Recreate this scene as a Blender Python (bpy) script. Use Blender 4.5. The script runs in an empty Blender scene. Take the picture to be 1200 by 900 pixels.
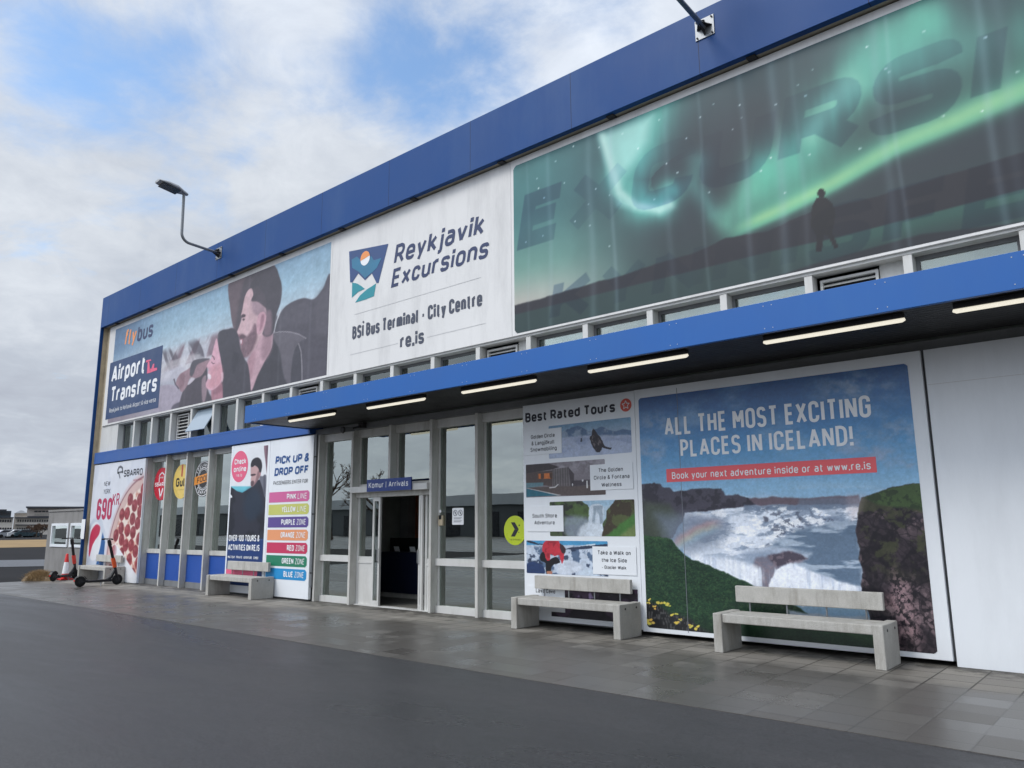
import bpy, bmesh, math, random
import numpy as np
from mathutils import Vector, Matrix
random.seed(7)
S = bpy.context.scene
COL = S.collection
R = math.radians
PI = math.pi

# ------------------------------------------------------------------ camera
FOC = 891.53                      # focal length in pixels of a 1200 px wide picture
YAW, PITCH, ROLL, EYE = 0.713438877, 0.182225297, -0.0085734, 1.65
_f = np.array([-math.sin(YAW)*math.cos(PITCH), math.cos(YAW)*math.cos(PITCH), math.sin(PITCH)])
_r0 = np.array([math.cos(YAW), math.sin(YAW), 0.0]); _u0 = np.cross(_r0, _f)
_r = math.cos(ROLL)*_r0 + math.sin(ROLL)*_u0
_u = -math.sin(ROLL)*_r0 + math.cos(ROLL)*_u0
cd = bpy.data.cameras.new('camera'); cam = bpy.data.objects.new('camera', cd); COL.objects.link(cam)
cd.sensor_width = 36.0; cd.lens = FOC/1200*36; cd.clip_start = 0.05; cd.clip_end = 5000
cam.matrix_world = Matrix(((_r[0], _u[0], -_f[0], 0), (_r[1], _u[1], -_f[1], 0), (_r[2], _u[2], -_f[2], EYE), (0, 0, 0, 1)))
S.camera = cam

# ------------------------------------------------------------------ daylight
SUN_EL, SUN_AZ = 48, 205          # degrees; azimuth clockwise from +Y
W = bpy.data.worlds.new('World'); S.world = W; W.use_nodes = True
nt = W.node_tree; N = nt.nodes; LK = nt.links; N.clear()
def wn(t, **k):
    n = N.new(t)
    for a, b in k.items(): setattr(n, a, b)
    return n
def wmath(op, a, b=None, c=None, clamp=False):
    n = wn('ShaderNodeMath', operation=op, use_clamp=clamp)
    for i, v in enumerate((a, b, c)):
        if v is None: continue
        if isinstance(v, (int, float)): n.inputs[i].default_value = v
        else: LK.new(v, n.inputs[i])
    return n.outputs[0]
out = wn('ShaderNodeOutputWorld')
sky = wn('ShaderNodeTexSky', sky_type='NISHITA'); sky.sun_disc = False
sky.sun_elevation = R(SUN_EL); sky.sun_rotation = R(SUN_AZ); sky.air_density = 1.0; sky.dust_density = 1.5
bg_sky = wn('ShaderNodeBackground'); bg_sky.inputs[1].default_value = 0.15
tint = wn('ShaderNodeMixRGB', blend_type='MULTIPLY'); tint.inputs[0].default_value = 1.0; tint.inputs[2].default_value = (1.35, 1.6, 1.72, 1); LK.new(sky.outputs[0], tint.inputs[1]); LK.new(tint.outputs[0], bg_sky.inputs[0])
tc = wn('ShaderNodeTexCoord'); sx = wn('ShaderNodeSeparateXYZ'); LK.new(tc.outputs['Generated'], sx.inputs[0])
zz = wmath('ADD', wmath('MAXIMUM', sx.outputs[2], 0.0), 0.22)
cxy = wn('ShaderNodeCombineXYZ')
LK.new(wmath('DIVIDE', sx.outputs[0], zz), cxy.inputs[0]); LK.new(wmath('DIVIDE', sx.outputs[1], zz), cxy.inputs[1])
def cloud_noise(scale, off, detail, rough, dist=0.0):
    mp = wn('ShaderNodeMapping'); LK.new(cxy.outputs[0], mp.inputs[0]); mp.inputs['Location'].default_value = off
    n = wn('ShaderNodeTexNoise'); LK.new(mp.outputs[0], n.inputs['Vector'])
    n.inputs['Scale'].default_value = scale; n.inputs['Detail'].default_value = detail
    n.inputs['Roughness'].default_value = rough; n.inputs['Distortion'].default_value = dist
    return n.outputs[0]
CLOUD_OFF = (3.1, 1.7, 0.4)
SKY_HOLES = ((505, 100, 260, 0.27), (575, 50, 400, 0.15), (190, 88, 380, 0.20), (120, 110, 500, 0.18), (30, 120, 380, 0.20), (60, 30, 600, 0.12), (400, 60, 500, 0.06), (640, 120, 500, 0.16), (740, 40, 600, 0.12), (240, 60, 600, 0.12))
SKY_BRIGHT = ((330, 20, 160, 0.26), (690, 60, 60, 0.34), (60, 350, 300, 0.04), (40, 560, 100, 0.02))
n_cov = cloud_noise(2.3, CLOUD_OFF, 11, 0.60, 0.35)
n_shade = cloud_noise(1.05, (0.3, 5.2, 1.0), 9, 0.58, 0.35)
n_wisp = cloud_noise(7.0, (7.3, 0.2, 2.0), 8, 0.62, 0.5)
def toward(px, py, power):         # lobe of directions around one bearing of the sky
    d = Vector(tuple(_f+(px-600)/FOC*_r-(py-450)/FOC*_u)).normalized()
    n = wn('ShaderNodeVectorMath', operation='DOT_PRODUCT'); LK.new(tc.outputs['Generated'], n.inputs[0]); n.inputs[1].default_value = d
    return wmath('POWER', wmath('MAXIMUM', n.outputs['Value'], 0.0), power)
field = wmath('ADD', wmath('MULTIPLY_ADD', n_cov, 1.25, -0.125), wmath('MULTIPLY', wmath('SUBTRACT', n_wisp, 0.5), 0.20))
field = wmath('ADD', field, 0.20)
for px_, py_, pw_, k_ in SKY_HOLES: field = wmath('SUBTRACT', field, wmath('MULTIPLY', toward(px_, py_, pw_), k_))
cov = wn('ShaderNodeMapRange'); cov.interpolation_type = 'SMOOTHSTEP'; LK.new(field, cov.inputs[0])
cov.inputs[1].default_value = 0.30; cov.inputs[2].default_value = 0.68
hz = wn('ShaderNodeMapRange'); LK.new(sx.outputs[2], hz.inputs[0]); hz.inputs[1].default_value = 0.08; hz.inputs[2].default_value = 0.36
hz.inputs[3].default_value = 0.75; hz.inputs[4].default_value = 0.0
covf = wmath('MULTIPLY_ADD', wmath('ADD', cov.outputs[0], hz.outputs[0], clamp=True), 0.95, 0.05, clamp=True)
ramp = wn('ShaderNodeValToRGB')
LK.new(wmath('ADD', wmath('MULTIPLY', n_shade, 0.75), wmath('MULTIPLY', n_wisp, 0.25)), ramp.inputs[0])
ramp.color_ramp.elements[0].position = 0.36; ramp.color_ramp.elements[0].color = (0.50, 0.54, 0.63, 1)
ramp.color_ramp.elements[1].position = 0.66; ramp.color_ramp.elements[1].color = (0.82, 0.87, 0.94, 1)
e = ramp.color_ramp.elements.new(0.50); e.color = (0.60, 0.655, 0.745, 1)
bg_cl = wn('ShaderNodeBackground'); LK.new(ramp.outputs[0], bg_cl.inputs[0])
# brighter cloud around the hidden sun
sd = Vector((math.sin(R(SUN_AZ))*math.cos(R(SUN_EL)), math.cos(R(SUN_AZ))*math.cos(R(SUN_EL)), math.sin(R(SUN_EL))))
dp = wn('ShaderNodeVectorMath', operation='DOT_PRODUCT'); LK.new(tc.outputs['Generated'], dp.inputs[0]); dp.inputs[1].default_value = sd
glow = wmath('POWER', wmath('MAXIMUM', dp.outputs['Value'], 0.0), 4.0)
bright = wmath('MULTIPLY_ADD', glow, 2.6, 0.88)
for px_, py_, pw_, k_ in SKY_BRIGHT: bright = wmath('MULTIPLY_ADD', toward(px_, py_, pw_), k_, bright)
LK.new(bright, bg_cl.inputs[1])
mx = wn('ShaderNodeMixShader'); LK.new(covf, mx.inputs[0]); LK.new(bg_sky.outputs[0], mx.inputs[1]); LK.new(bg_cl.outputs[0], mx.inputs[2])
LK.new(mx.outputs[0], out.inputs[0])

sl = bpy.data.lights.new('sun', 'SUN'); sl.energy = 1.4; sl.angle = R(20); sl.color = (1.0, 0.95, 0.88)
so = bpy.data.objects.new('sun', sl); COL.objects.link(so); so.rotation_euler = (-sd).to_track_quat('-Z', 'Y').to_euler(); so.location = sd*60
S.view_settings.view_transform = 'Standard'; S.view_settings.look = 'None'
S.view_settings.exposure = 0.0; S.view_settings.gamma = 1.0

# ------------------------------------------------------------------ helpers
def lin(c):
    return tuple(((v/255)/12.92 if v/255 <= 0.04045 else ((v/255+0.055)/1.055)**2.4) for v in c)

# measuring helpers: where a sight line of the surveyed photo meets a real plane (metres)
def sight(px, py): return _f + (px-600)/FOC*_r - (py-450)/FOC*_u
def wp(px, py, Y):                 # on the vertical plane y = Y
    d = sight(px, py); t = Y/d[1]; return Vector((t*d[0], Y, EYE+t*d[2]))
def gp(px, py, z=0.0):             # on the ground
    d = sight(px, py); t = (z-EYE)/d[2]; return Vector((t*d[0], t*d[1], z))
def far(px, py, dist):             # at a horizontal distance
    d = sight(px, py); t = dist/math.hypot(d[0], d[1]); return Vector((t*d[0], t*d[1], EYE+t*d[2]))
def survey(X, Y, Z):               # inverse, for drawing the printed pictures from measured outlines
    q = np.stack([X, np.full_like(X, Y), Z-EYE], -1)
    zf = q@_f
    return 600+FOC*(q@_r)/zf, 450-FOC*(q@_u)/zf

def mat(name, col, rough=0.6, metal=0.0, var=0.12, scale=3.0, dirt=None, dirt_amt=0.3, bump=0.0, bscale=60.0, spec=0.5, fine=0.0, coat=0.0):
    m = bpy.data.materials.new(name); m.use_nodes = True
    t = m.node_tree; b = t.nodes['Principled BSDF']; L = t.links
    tcn = t.nodes.new('ShaderNodeTexCoord'); n = t.nodes.new('ShaderNodeTexNoise')
    n.inputs['Scale'].default_value = scale; n.inputs['Detail'].default_value = 6; n.inputs['Roughness'].default_value = 0.6
    L.new(tcn.outputs['Object'], n.inputs['Vector'])
    r = t.nodes.new('ShaderNodeValToRGB'); L.new(n.outputs[0], r.inputs[0])
    c = lin(col) if max(col) > 1 else col
    r.color_ramp.elements[0].position = 0.3; r.color_ramp.elements[1].position = 0.7
    r.color_ramp.elements[0].color = tuple(v*(1-var) for v in c)+(1,); r.color_ramp.elements[1].color = tuple(min(1, v*(1+var)) for v in c)+(1,)
    src = r.outputs[0]
    if dirt:
        n2 = t.nodes.new('ShaderNodeTexNoise'); n2.inputs['Scale'].default_value = scale*0.9; n2.inputs['Detail'].default_value = 9; n2.inputs['Roughness'].default_value = 0.72
        mp = t.nodes.new('ShaderNodeMapping'); mp.inputs['Scale'].default_value = (1.6, 1.6, 0.35); mp.inputs['Location'].default_value = (3, 1, 8)
        L.new(tcn.outputs['Object'], mp.inputs[0]); L.new(mp.outputs[0], n2.inputs['Vector'])
        r2 = t.nodes.new('ShaderNodeMapRange'); L.new(n2.outputs[0], r2.inputs[0]); r2.inputs[1].default_value = 0.48; r2.inputs[2].default_value = 0.72; r2.inputs[4].default_value = dirt_amt
        mxn = t.nodes.new('ShaderNodeMixRGB'); L.new(r2.outputs[0], mxn.inputs[0]); L.new(src, mxn.inputs[1]); mxn.inputs[2].default_value = lin(dirt)+(1,)
        src = mxn.outputs[0]
    if fine:
        n3 = t.nodes.new('ShaderNodeTexNoise'); n3.inputs['Scale'].default_value = 90; n3.inputs['Detail'].default_value = 3
        L.new(tcn.outputs['Object'], n3.inputs['Vector'])
        r3 = t.nodes.new('ShaderNodeMapRange'); L.new(n3.outputs[0], r3.inputs[0]); r3.inputs[1].default_value = 0.3; r3.inputs[2].default_value = 0.7; r3.inputs[3].default_value = 1-fine; r3.inputs[4].default_value = 1+fine
        mm = t.nodes.new('ShaderNodeMixRGB'); mm.blend_type = 'MULTIPLY'; mm.inputs[0].default_value = 1; L.new(src, mm.inputs[1]); L.new(r3.outputs[0], mm.inputs[2]); src = mm.outputs[0]
    L.new(src, b.inputs['Base Color'])
    b.inputs['Roughness'].default_value = rough; b.inputs['Metallic'].default_value = metal; b.inputs['Specular IOR Level'].default_value = spec
    if coat: b.inputs['Coat Weight'].default_value = coat
    rr = t.nodes.new('ShaderNodeMapRange'); L.new(n.outputs[0], rr.inputs[0]); rr.inputs[1].default_value = 0.3; rr.inputs[2].default_value = 0.7
    rr.inputs[3].default_value = max(0.02, rough-0.08); rr.inputs[4].default_value = min(1, rough+0.08); L.new(rr.outputs[0], b.inputs['Roughness'])
    if bump:
        nb = t.nodes.new('ShaderNodeTexNoise'); nb.inputs['Scale'].default_value = bscale; nb.inputs['Detail'].default_value = 4
        L.new(tcn.outputs['Object'], nb.inputs['Vector'])
        bp = t.nodes.new('ShaderNodeBump'); bp.inputs['Strength'].default_value = bump; bp.inputs['Distance'].default_value = 0.02
        L.new(nb.outputs[0], bp.inputs['Height']); L.new(bp.outputs[0], b.inputs['Normal'])
    return m

def glass(name, tint=(0.8, 0.85, 0.83), gain=1.9, base=0.03, rough=0.01):
    m = bpy.data.materials.new(name); m.use_nodes = True; t = m.node_tree; L = t.links; t.nodes.clear()
    o = t.nodes.new('ShaderNodeOutputMaterial'); tr = t.nodes.new('ShaderNodeBsdfTransparent'); tr.inputs[0].default_value = tint+(1,)
    gl = t.nodes.new('ShaderNodeBsdfGlossy'); gl.inputs['Roughness'].default_value = rough; gl.inputs[0].default_value = (0.93, 1.0, 0.95, 1)
    fr = t.nodes.new('ShaderNodeFresnel'); fr.inputs[0].default_value = 1.5
    ma = t.nodes.new('ShaderNodeMath'); ma.operation = 'MULTIPLY_ADD'; ma.use_clamp = True; L.new(fr.outputs[0], ma.inputs[0]); ma.inputs[1].default_value = gain; ma.inputs[2].default_value = base
    tcn = t.nodes.new('ShaderNodeTexCoord'); nb = t.nodes.new('ShaderNodeTexNoise'); nb.inputs['Scale'].default_value = 0.9; L.new(tcn.outputs['Object'], nb.inputs['Vector'])
    bp = t.nodes.new('ShaderNodeBump'); bp.inputs['Strength'].default_value = 0.02; bp.inputs['Distance'].default_value = 0.05; L.new(nb.outputs[0], bp.inputs['Height']); L.new(bp.outputs[0], gl.inputs['Normal'])
    mxs = t.nodes.new('ShaderNodeMixShader'); L.new(ma.outputs[0], mxs.inputs[0]); L.new(tr.outputs[0], mxs.inputs[1]); L.new(gl.outputs[0], mxs.inputs[2]); L.new(mxs.outputs[0], o.inputs[0])
    return m

def printmat(name, rough=0.45, spec=0.4):      # a printed sheet: ink colours stored per vertex + faint random tone
    m = bpy.data.materials.new(name); m.use_nodes = True; t = m.node_tree; b = t.nodes['Principled BSDF']; L = t.links
    a = t.nodes.new('ShaderNodeAttribute'); a.attribute_name = 'ink'
    tcn = t.nodes.new('ShaderNodeTexCoord'); n = t.nodes.new('ShaderNodeTexNoise'); n.inputs['Scale'].default_value = 2.2; n.inputs['Detail'].default_value = 5
    L.new(tcn.outputs['Object'], n.inputs['Vector'])
    r = t.nodes.new('ShaderNodeMapRange'); L.new(n.outputs[0], r.inputs[0]); r.inputs[1].default_value = 0.3; r.inputs[2].default_value = 0.7; r.inputs[3].default_value = 0.93; r.inputs[4].default_value = 1.05
    mm = t.nodes.new('ShaderNodeMixRGB'); mm.blend_type = 'MULTIPLY'; mm.inputs[0].default_value = 1; L.new(a.outputs['Color'], mm.inputs[1]); L.new(r.outputs[0], mm.inputs[2])
    L.new(mm.outputs[0], b.inputs['Base Color']); b.inputs['Roughness'].default_value = rough; b.inputs['Specular IOR Level'].default_value = spec
    return m

class MB:
    def __init__(s): s.v = []; s.f = []; s.cuts = []
    def box(s, x0, x1, y0, y1, z0, z1):
        k = len(s.v)
        s.v += [(x, y, z) for z in (z0, z1) for x, y in ((x0, y0), (x1, y0), (x1, y1), (x0, y1))]
        s.f += [tuple(k+i for i in q) for q in ((3, 2, 1, 0), (4, 5, 6, 7), (0, 1, 5, 4), (1, 2, 6, 5), (2, 3, 7, 6), (3, 0, 4, 7))]
        return s
    def obox(s, c, ax, ay, az):        # oriented box: centre and half axes
        k = len(s.v); c, ax, ay, az = map(Vector, (c, ax, ay, az))
        for z in (-1, 1):
            for x, y in ((-1, -1), (1, -1), (1, 1), (-1, 1)): s.v.append(tuple(c+ax*x+ay*y+az*z))
        s.f += [tuple(k+i for i in q) for q in ((3, 2, 1, 0), (4, 5, 6, 7), (0, 1, 5, 4), (1, 2, 6, 5), (2, 3, 7, 6), (3, 0, 4, 7))]
        return s
    def prism_xz(s, pts, y0, y1):
        k = len(s.v); n = len(pts)
        s.v += [(p[0], y0, p[1]) for p in pts]+[(p[0], y1, p[1]) for p in pts]
        s.f.append(tuple(range(k, k+n))); s.f.append(tuple(range(k+2*n-1, k+n-1, -1)))
        for i in range(n): j = (i+1) % n; s.f.append((k+i, k+n+i, k+n+j, k+j))
        return s
    def sheet(s, pts):
        k = len(s.v); s.v += [tuple(p) for p in pts]; s.f.append(tuple(range(k, k+len(pts)))); return s
    def tube(s, path, r, n=10, cap=True):
        path = [Vector(p) for p in path]; rs = r if isinstance(r, (list, tuple)) else [r]*len(path)
        k0 = len(s.v); up = None
        for i, p in enumerate(path):
            d = (path[min(i+1, len(path)-1)]-path[max(i-1, 0)]).normalized()
            if up is None: up = Vector((0, 0, 1)) if abs(d.z) < 0.9 else Vector((1, 0, 0))
            a = d.cross(up).normalized(); b = a.cross(d).normalized(); up = b
            for j in range(n):
                t = 2*PI*j/n; s.v.append(tuple(p+a*math.cos(t)*rs[i]+b*math.sin(t)*rs[i]))
        for i in range(len(path)-1):
            for j in range(n):
                q = k0+i*n; s.f.append((q+j, q+(j+1) % n, q+n+(j+1) % n, q+n+j))
        if cap:
            s.f.append(tuple(k0+j for j in range(n-1, -1, -1))); q = k0+(len(path)-1)*n; s.f.append(tuple(q+j for j in range(n)))
        return s
    def lathe(s, prof, n=24, c=(0, 0, 0), axis='z'):
        k0 = len(s.v)
        for (r, h) in prof:
            for j in range(n):
                t = 2*PI*j/n; a, b = r*math.cos(t), r*math.sin(t)
                p = (a, b, h) if axis == 'z' else ((a, h, b) if axis == 'y' else (h, a, b))
                s.v.append((p[0]+c[0], p[1]+c[1], p[2]+c[2]))
        for i in range(len(prof)-1):
            for j in range(n):
                q = k0+i*n; s.f.append((q+j, q+(j+1) % n, q+n+(j+1) % n, q+n+j))
        s.f.append(tuple(k0+j for j in range(n-1, -1, -1))); q = k0+(len(prof)-1)*n; s.f.append(tuple(q+j for j in range(n)))
        return s
    def build(s, name, m, parent=None, bevel=0.0, smooth=False, seg=2):
        if len(s.cuts) > 1:            # every line of lettering is an object of its own
            cu, s.cuts = s.cuts, []; first = None
            for i, (v0, f0) in enumerate(cu):
                v1, f1 = cu[i+1] if i+1 < len(cu) else (len(s.v), len(s.f)); v0, f0 = (v0, f0) if i else (0, 0)
                q = MB(); q.v = s.v[v0:v1]; q.f = [tuple(j-v0 for j in f) for f in s.f[f0:f1]]; o = q.build(name, m, parent, bevel, smooth, seg); first = first or o
            return first
        o0 = Vector((0, 0, 0)); p = parent
        while p is not None: o0 += p.location; p = p.parent
        me = bpy.data.meshes.new(name); me.from_pydata([tuple(Vector(v)-o0) for v in s.v], [], s.f); me.update()
        bm = bmesh.new(); bm.from_mesh(me); bmesh.ops.recalc_face_normals(bm, faces=bm.faces)
        if bevel: bmesh.ops.bevel(bm, geom=bm.edges[:], offset=bevel, segments=seg, affect='EDGES', profile=0.5)
        if smooth:
            for f in bm.faces: f.smooth = True
        bm.to_mesh(me); bm.free()
        if smooth:
            try: me.set_sharp_from_angle(angle=R(35))
            except Exception: pass
        me.materials.append(m)
        o = bpy.data.objects.new(name, me); COL.objects.link(o)
        if parent: o.parent = parent
        return o
def tag(o, label, cat, group=None):
    o['label'] = label; o['category'] = cat
    if group: o['group'] = group
    return o
def struct(o, kind='structure'): o['kind'] = kind; return o
def thing(name, label, cat, loc=(0, 0, 0), rz=0.0, group=None):
    o = bpy.data.objects.new(name, None); COL.objects.link(o); o.location = loc; o.rotation_euler = (0, 0, rz); o.empty_display_size = 0.2
    return tag(o, label, cat, group)
def copy_tree(o, parent=None):
    c = o.copy(); COL.objects.link(c)
    if parent: c.parent = parent
    for ch in list(o.children): copy_tree(ch, c)
    return c
def box(name, m, parent, *a, bevel=0.0): return MB().box(*a).build(name, m, parent, bevel)

# lettering: a monoline face drawn here stroke by stroke (points with a third value are rounded corners)
def _o(w, h, r, y=0): return [(w/2, y+h), (w, y+h, r), (w, y, r), (0, y, r), (0, y+h, r), (w/2, y+h)]
def _dot(x, y): return [(x, y)]
XH = 0.72
GL = {
'A': (.58, [[(0, 0), (.29, 1)], [(.29, 1), (.58, 0)], [(.09, .28), (.49, .28)]]), 'B': (.48, [[(0, 0), (0, 1), (.45, 1, .2), (.45, .54, .2), (0, .54)], [(.3, .54), (.48, .54, .2), (.48, 0, .22), (0, 0)]]),
'C': (.48, [[(.48, .72), (.48, 1, .24), (0, 1, .24), (0, 0, .24), (.48, 0, .24), (.48, .28)]]), 'D': (.5, [[(0, 0), (0, 1), (.5, 1, .25), (.5, 0, .25), (0, 0)]]),
'E': (.42, [[(.42, 1), (0, 1), (0, 0), (.42, 0)], [(0, .52), (.38, .52)]]), 'F': (.42, [[(.42, 1), (0, 1), (0, 0)], [(0, .5), (.36, .5)]]),
'G': (.5, [[(.5, .74), (.5, 1, .24), (0, 1, .24), (0, 0, .24), (.5, 0, .24), (.5, .5), (.28, .5)]]), 'H': (.5, [[(0, 0), (0, 1)], [(.5, 0), (.5, 1)], [(0, .52), (.5, .52)]]),
'I': (.0, [[(0, 0), (0, 1)]]), 'J': (.36, [[(.36, 1), (.36, 0, .18), (0, 0, .18), (0, .22)]]), 'K': (.5, [[(0, 0), (0, 1)], [(.49, 1), (.02, .42)], [(.16, .58), (.51, 0)]]),
'L': (.4, [[(0, 1), (0, 0), (.4, 0)]]), 'M': (.64, [[(0, 0), (0, 1)], [(.03, .96), (.32, .36)], [(.32, .36), (.61, .96)], [(.64, 1), (.64, 0)]]), 'N': (.52, [[(0, 0), (0, 1)], [(.03, .96), (.49, .04)], [(.52, 0), (.52, 1)]]),
'O': (.5, [_o(.5, 1, .25)]), 'P': (.46, [[(0, 0), (0, 1), (.46, 1, .23), (.46, .44, .23), (0, .44)]]), 'Q': (.5, [_o(.5, 1, .25), [(.3, .2), (.54, -.05)]]),
'R': (.48, [[(0, 0), (0, 1), (.46, 1, .23), (.46, .46, .23), (0, .46)], [(.24, .46), (.5, 0)]]), 'S': (.46, [[(.44, .83), (.44, 1, .2), (0, 1, .22), (0, .53, .2), (.46, .49, .2), (.46, 0, .22), (0, 0, .2), (0, .17)]]),
'T': (.5, [[(0, 1), (.5, 1)], [(.25, 1), (.25, 0)]]), 'U': (.5, [[(0, 1), (0, 0, .25), (.5, 0, .25), (.5, 1)]]), 'V': (.54, [[(0, 1), (.27, 0)], [(.27, 0), (.54, 1)]]),
'W': (.8, [[(0, 1), (.2, 0)], [(.2, 0), (.4, .95)], [(.4, .95), (.6, 0)], [(.6, 0), (.8, 1)]]), 'X': (.52, [[(0, 1), (.52, 0)], [(0, 0), (.52, 1)]]), 'Y': (.52, [[(0, 1), (.26, .45)], [(.52, 1), (.26, .45)], [(.26, .47), (.26, 0)]]),
'Z': (.48, [[(0, 1), (.48, 1)], [(.44, .95), (.04, .05)], [(0, 0), (.48, 0)]]), 'Ð': (.5, [[(0, 0), (0, 1), (.5, 1, .25), (.5, 0, .25), (0, 0)], [(-.12, .52), (.2, .52)]]), 'Í': (.0, [[(0, 0), (0, 1)], [(0, 1.22), (.14, 1.36)]]),
'a': (.4, [[(.02, XH), (.4, XH, .19), (.4, 0)], [(.4, .42), (0, .42, .19), (0, 0, .19), (.4, 0, .17), (.4, .22)]]), 'b': (.42, [[(0, 1), (0, 0)], [(0, .3), (0, XH, .2), (.42, XH, .21), (.42, 0, .21), (0, 0, .2), (0, .3)]]),
'c': (.38, [[(.38, .5), (.38, XH, .19), (0, XH, .19), (0, 0, .19), (.38, 0, .19), (.38, .22)]]), 'd': (.42, [[(.42, 1), (.42, 0)], [(.42, .3), (.42, XH, .2), (0, XH, .21), (0, 0, .21), (.42, 0, .2), (.42, .3)]]),
'e': (.42, [[(0, .35), (.42, .35), (.42, XH, .21), (0, XH, .21), (0, 0, .21), (.4, 0, .19), (.4, .14)]]), 'f': (.28, [[(.28, 1), (.09, 1, .14), (.09, 0)], [(0, XH), (.26, XH)]]),
'g': (.42, [[(.42, XH), (.42, -.26, .2), (.03, -.26)], [(.42, .3), (.42, XH, .2), (0, XH, .21), (0, 0, .21), (.42, 0, .2), (.42, .3)]]), 'h': (.4, [[(0, 0), (0, 1)], [(0, .45), (0, XH, .2), (.4, XH, .2), (.4, 0)]]),
'i': (.0, [[(0, 0), (0, XH)], _dot(0, .95)]), 'j': (.1, [[(.1, XH), (.1, -.26, .12), (-.06, -.26)], _dot(.1, .95)]), 'k': (.4, [[(0, 0), (0, 1)], [(.38, XH), (.02, .28)], [(.14, .40), (.41, 0)]]), 'l': (.12, [[(0, 1), (0, 0, .12), (.14, 0)]]),
'm': (.68, [[(0, 0), (0, XH)], [(0, .45), (0, XH, .17), (.34, XH, .17), (.34, 0)], [(.34, .45), (.34, XH, .17), (.68, XH, .17), (.68, 0)]]), 'n': (.4, [[(0, 0), (0, XH)], [(0, .45), (0, XH, .2), (.4, XH, .2), (.4, 0)]]),
'o': (.42, [_o(.42, XH, .21)]), 'p': (.42, [[(0, XH), (0, -.27)], [(0, .3), (0, XH, .2), (.42, XH, .21), (.42, 0, .21), (0, 0, .2), (0, .3)]]), 'r': (.27, [[(0, 0), (0, XH)], [(0, .45), (0, XH, .2), (.27, XH)]]),
's': (.38, [[(.38, .57), (.38, XH, .17), (0, XH, .17), (0, .38, .15), (.38, .34, .15), (.38, 0, .17), (0, 0, .17), (0, .15)]]), 't': (.28, [[(.09, .95), (.09, 0, .14), (.28, 0)], [(0, XH), (.28, XH)]]), 'u': (.4, [[(0, XH), (0, 0, .2), (.4, 0, .2), (.4, .3)], [(.4, XH), (.4, 0)]]),
'v': (.42, [[(0, XH), (.21, 0)], [(.21, 0), (.42, XH)]]), 'w': (.62, [[(0, XH), (.155, 0)], [(.155, 0), (.31, .66)], [(.31, .66), (.465, 0)], [(.465, 0), (.62, XH)]]), 'x': (.42, [[(0, XH), (.42, 0)], [(0, 0), (.42, XH)]]),
'y': (.42, [[(0, XH), (.21, 0)], [(.42, XH), (.11, -.27)]]), 'z': (.38, [[(0, XH), (.38, XH)], [(.35, .67), (.03, .05)], [(0, 0), (.38, 0)]]), 'ö': (.42, [_o(.42, XH, .21), _dot(.1, .95), _dot(.32, .95)]),
'0': (.46, [_o(.46, 1, .23)]), '1': (.2, [[(0, .8), (.2, 1), (.2, 0)]]), '6': (.46, [[(.45, .8), (.45, 1, .22), (0, 1, .22), (0, 0, .22), (.46, 0, .22), (.46, .56, .22), (0, .56, .1)]]), '9': (.46, [[(.01, .2), (.01, 0, .22), (.46, 0, .22), (.46, 1, .22), (0, 1, .22), (0, .44, .22), (.46, .44, .1)]]),
'&': (.5, [[(.5, 0), (.08, .7), (.08, 1, .15), (.36, 1, .15), (.36, .66, .14), (0, .42, .16), (0, 0, .2), (.36, 0, .2), (.48, .4)]]), '-': (.24, [[(0, .4), (.24, .4)]]), '.': (0, [_dot(0, 0)]), '!': (0, [[(0, .28), (0, 1)], _dot(0, 0)]), '|': (0, [[(0, -.1), (0, 1.1)]]), ' ': (.12, []),
}
def _round(pts):
    out_ = []
    for i, p in enumerate(pts):
        if len(p) == 3 and 0 < i < len(pts)-1:
            P0, P1, P2 = Vector(pts[i-1][:2]), Vector(p[:2]), Vector(pts[i+1][:2]); d0, d1 = P0-P1, P2-P1
            lim0 = d0.length*(0.5 if len(pts[i-1]) == 3 else 1); lim1 = d1.length*(0.5 if len(pts[i+1]) == 3 else 1); r = min(p[2], lim0, lim1)
            a, b = P1+d0.normalized()*r, P1+d1.normalized()*r; n = 5
            for k in range(n+1):
                t = k/n; out_.append(a*(1-t)**2+P1*(2*t*(1-t)*0.92+0.0)+b*t*t+(a+b)*0.5*(2*t*(1-t)*0.08))
        else: out_.append(Vector(p[:2]))
    r2 = [out_[0]]
    for q in out_[1:]:
        if (q-r2[-1]).length > 1e-4: r2.append(q)
    return r2
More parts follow.
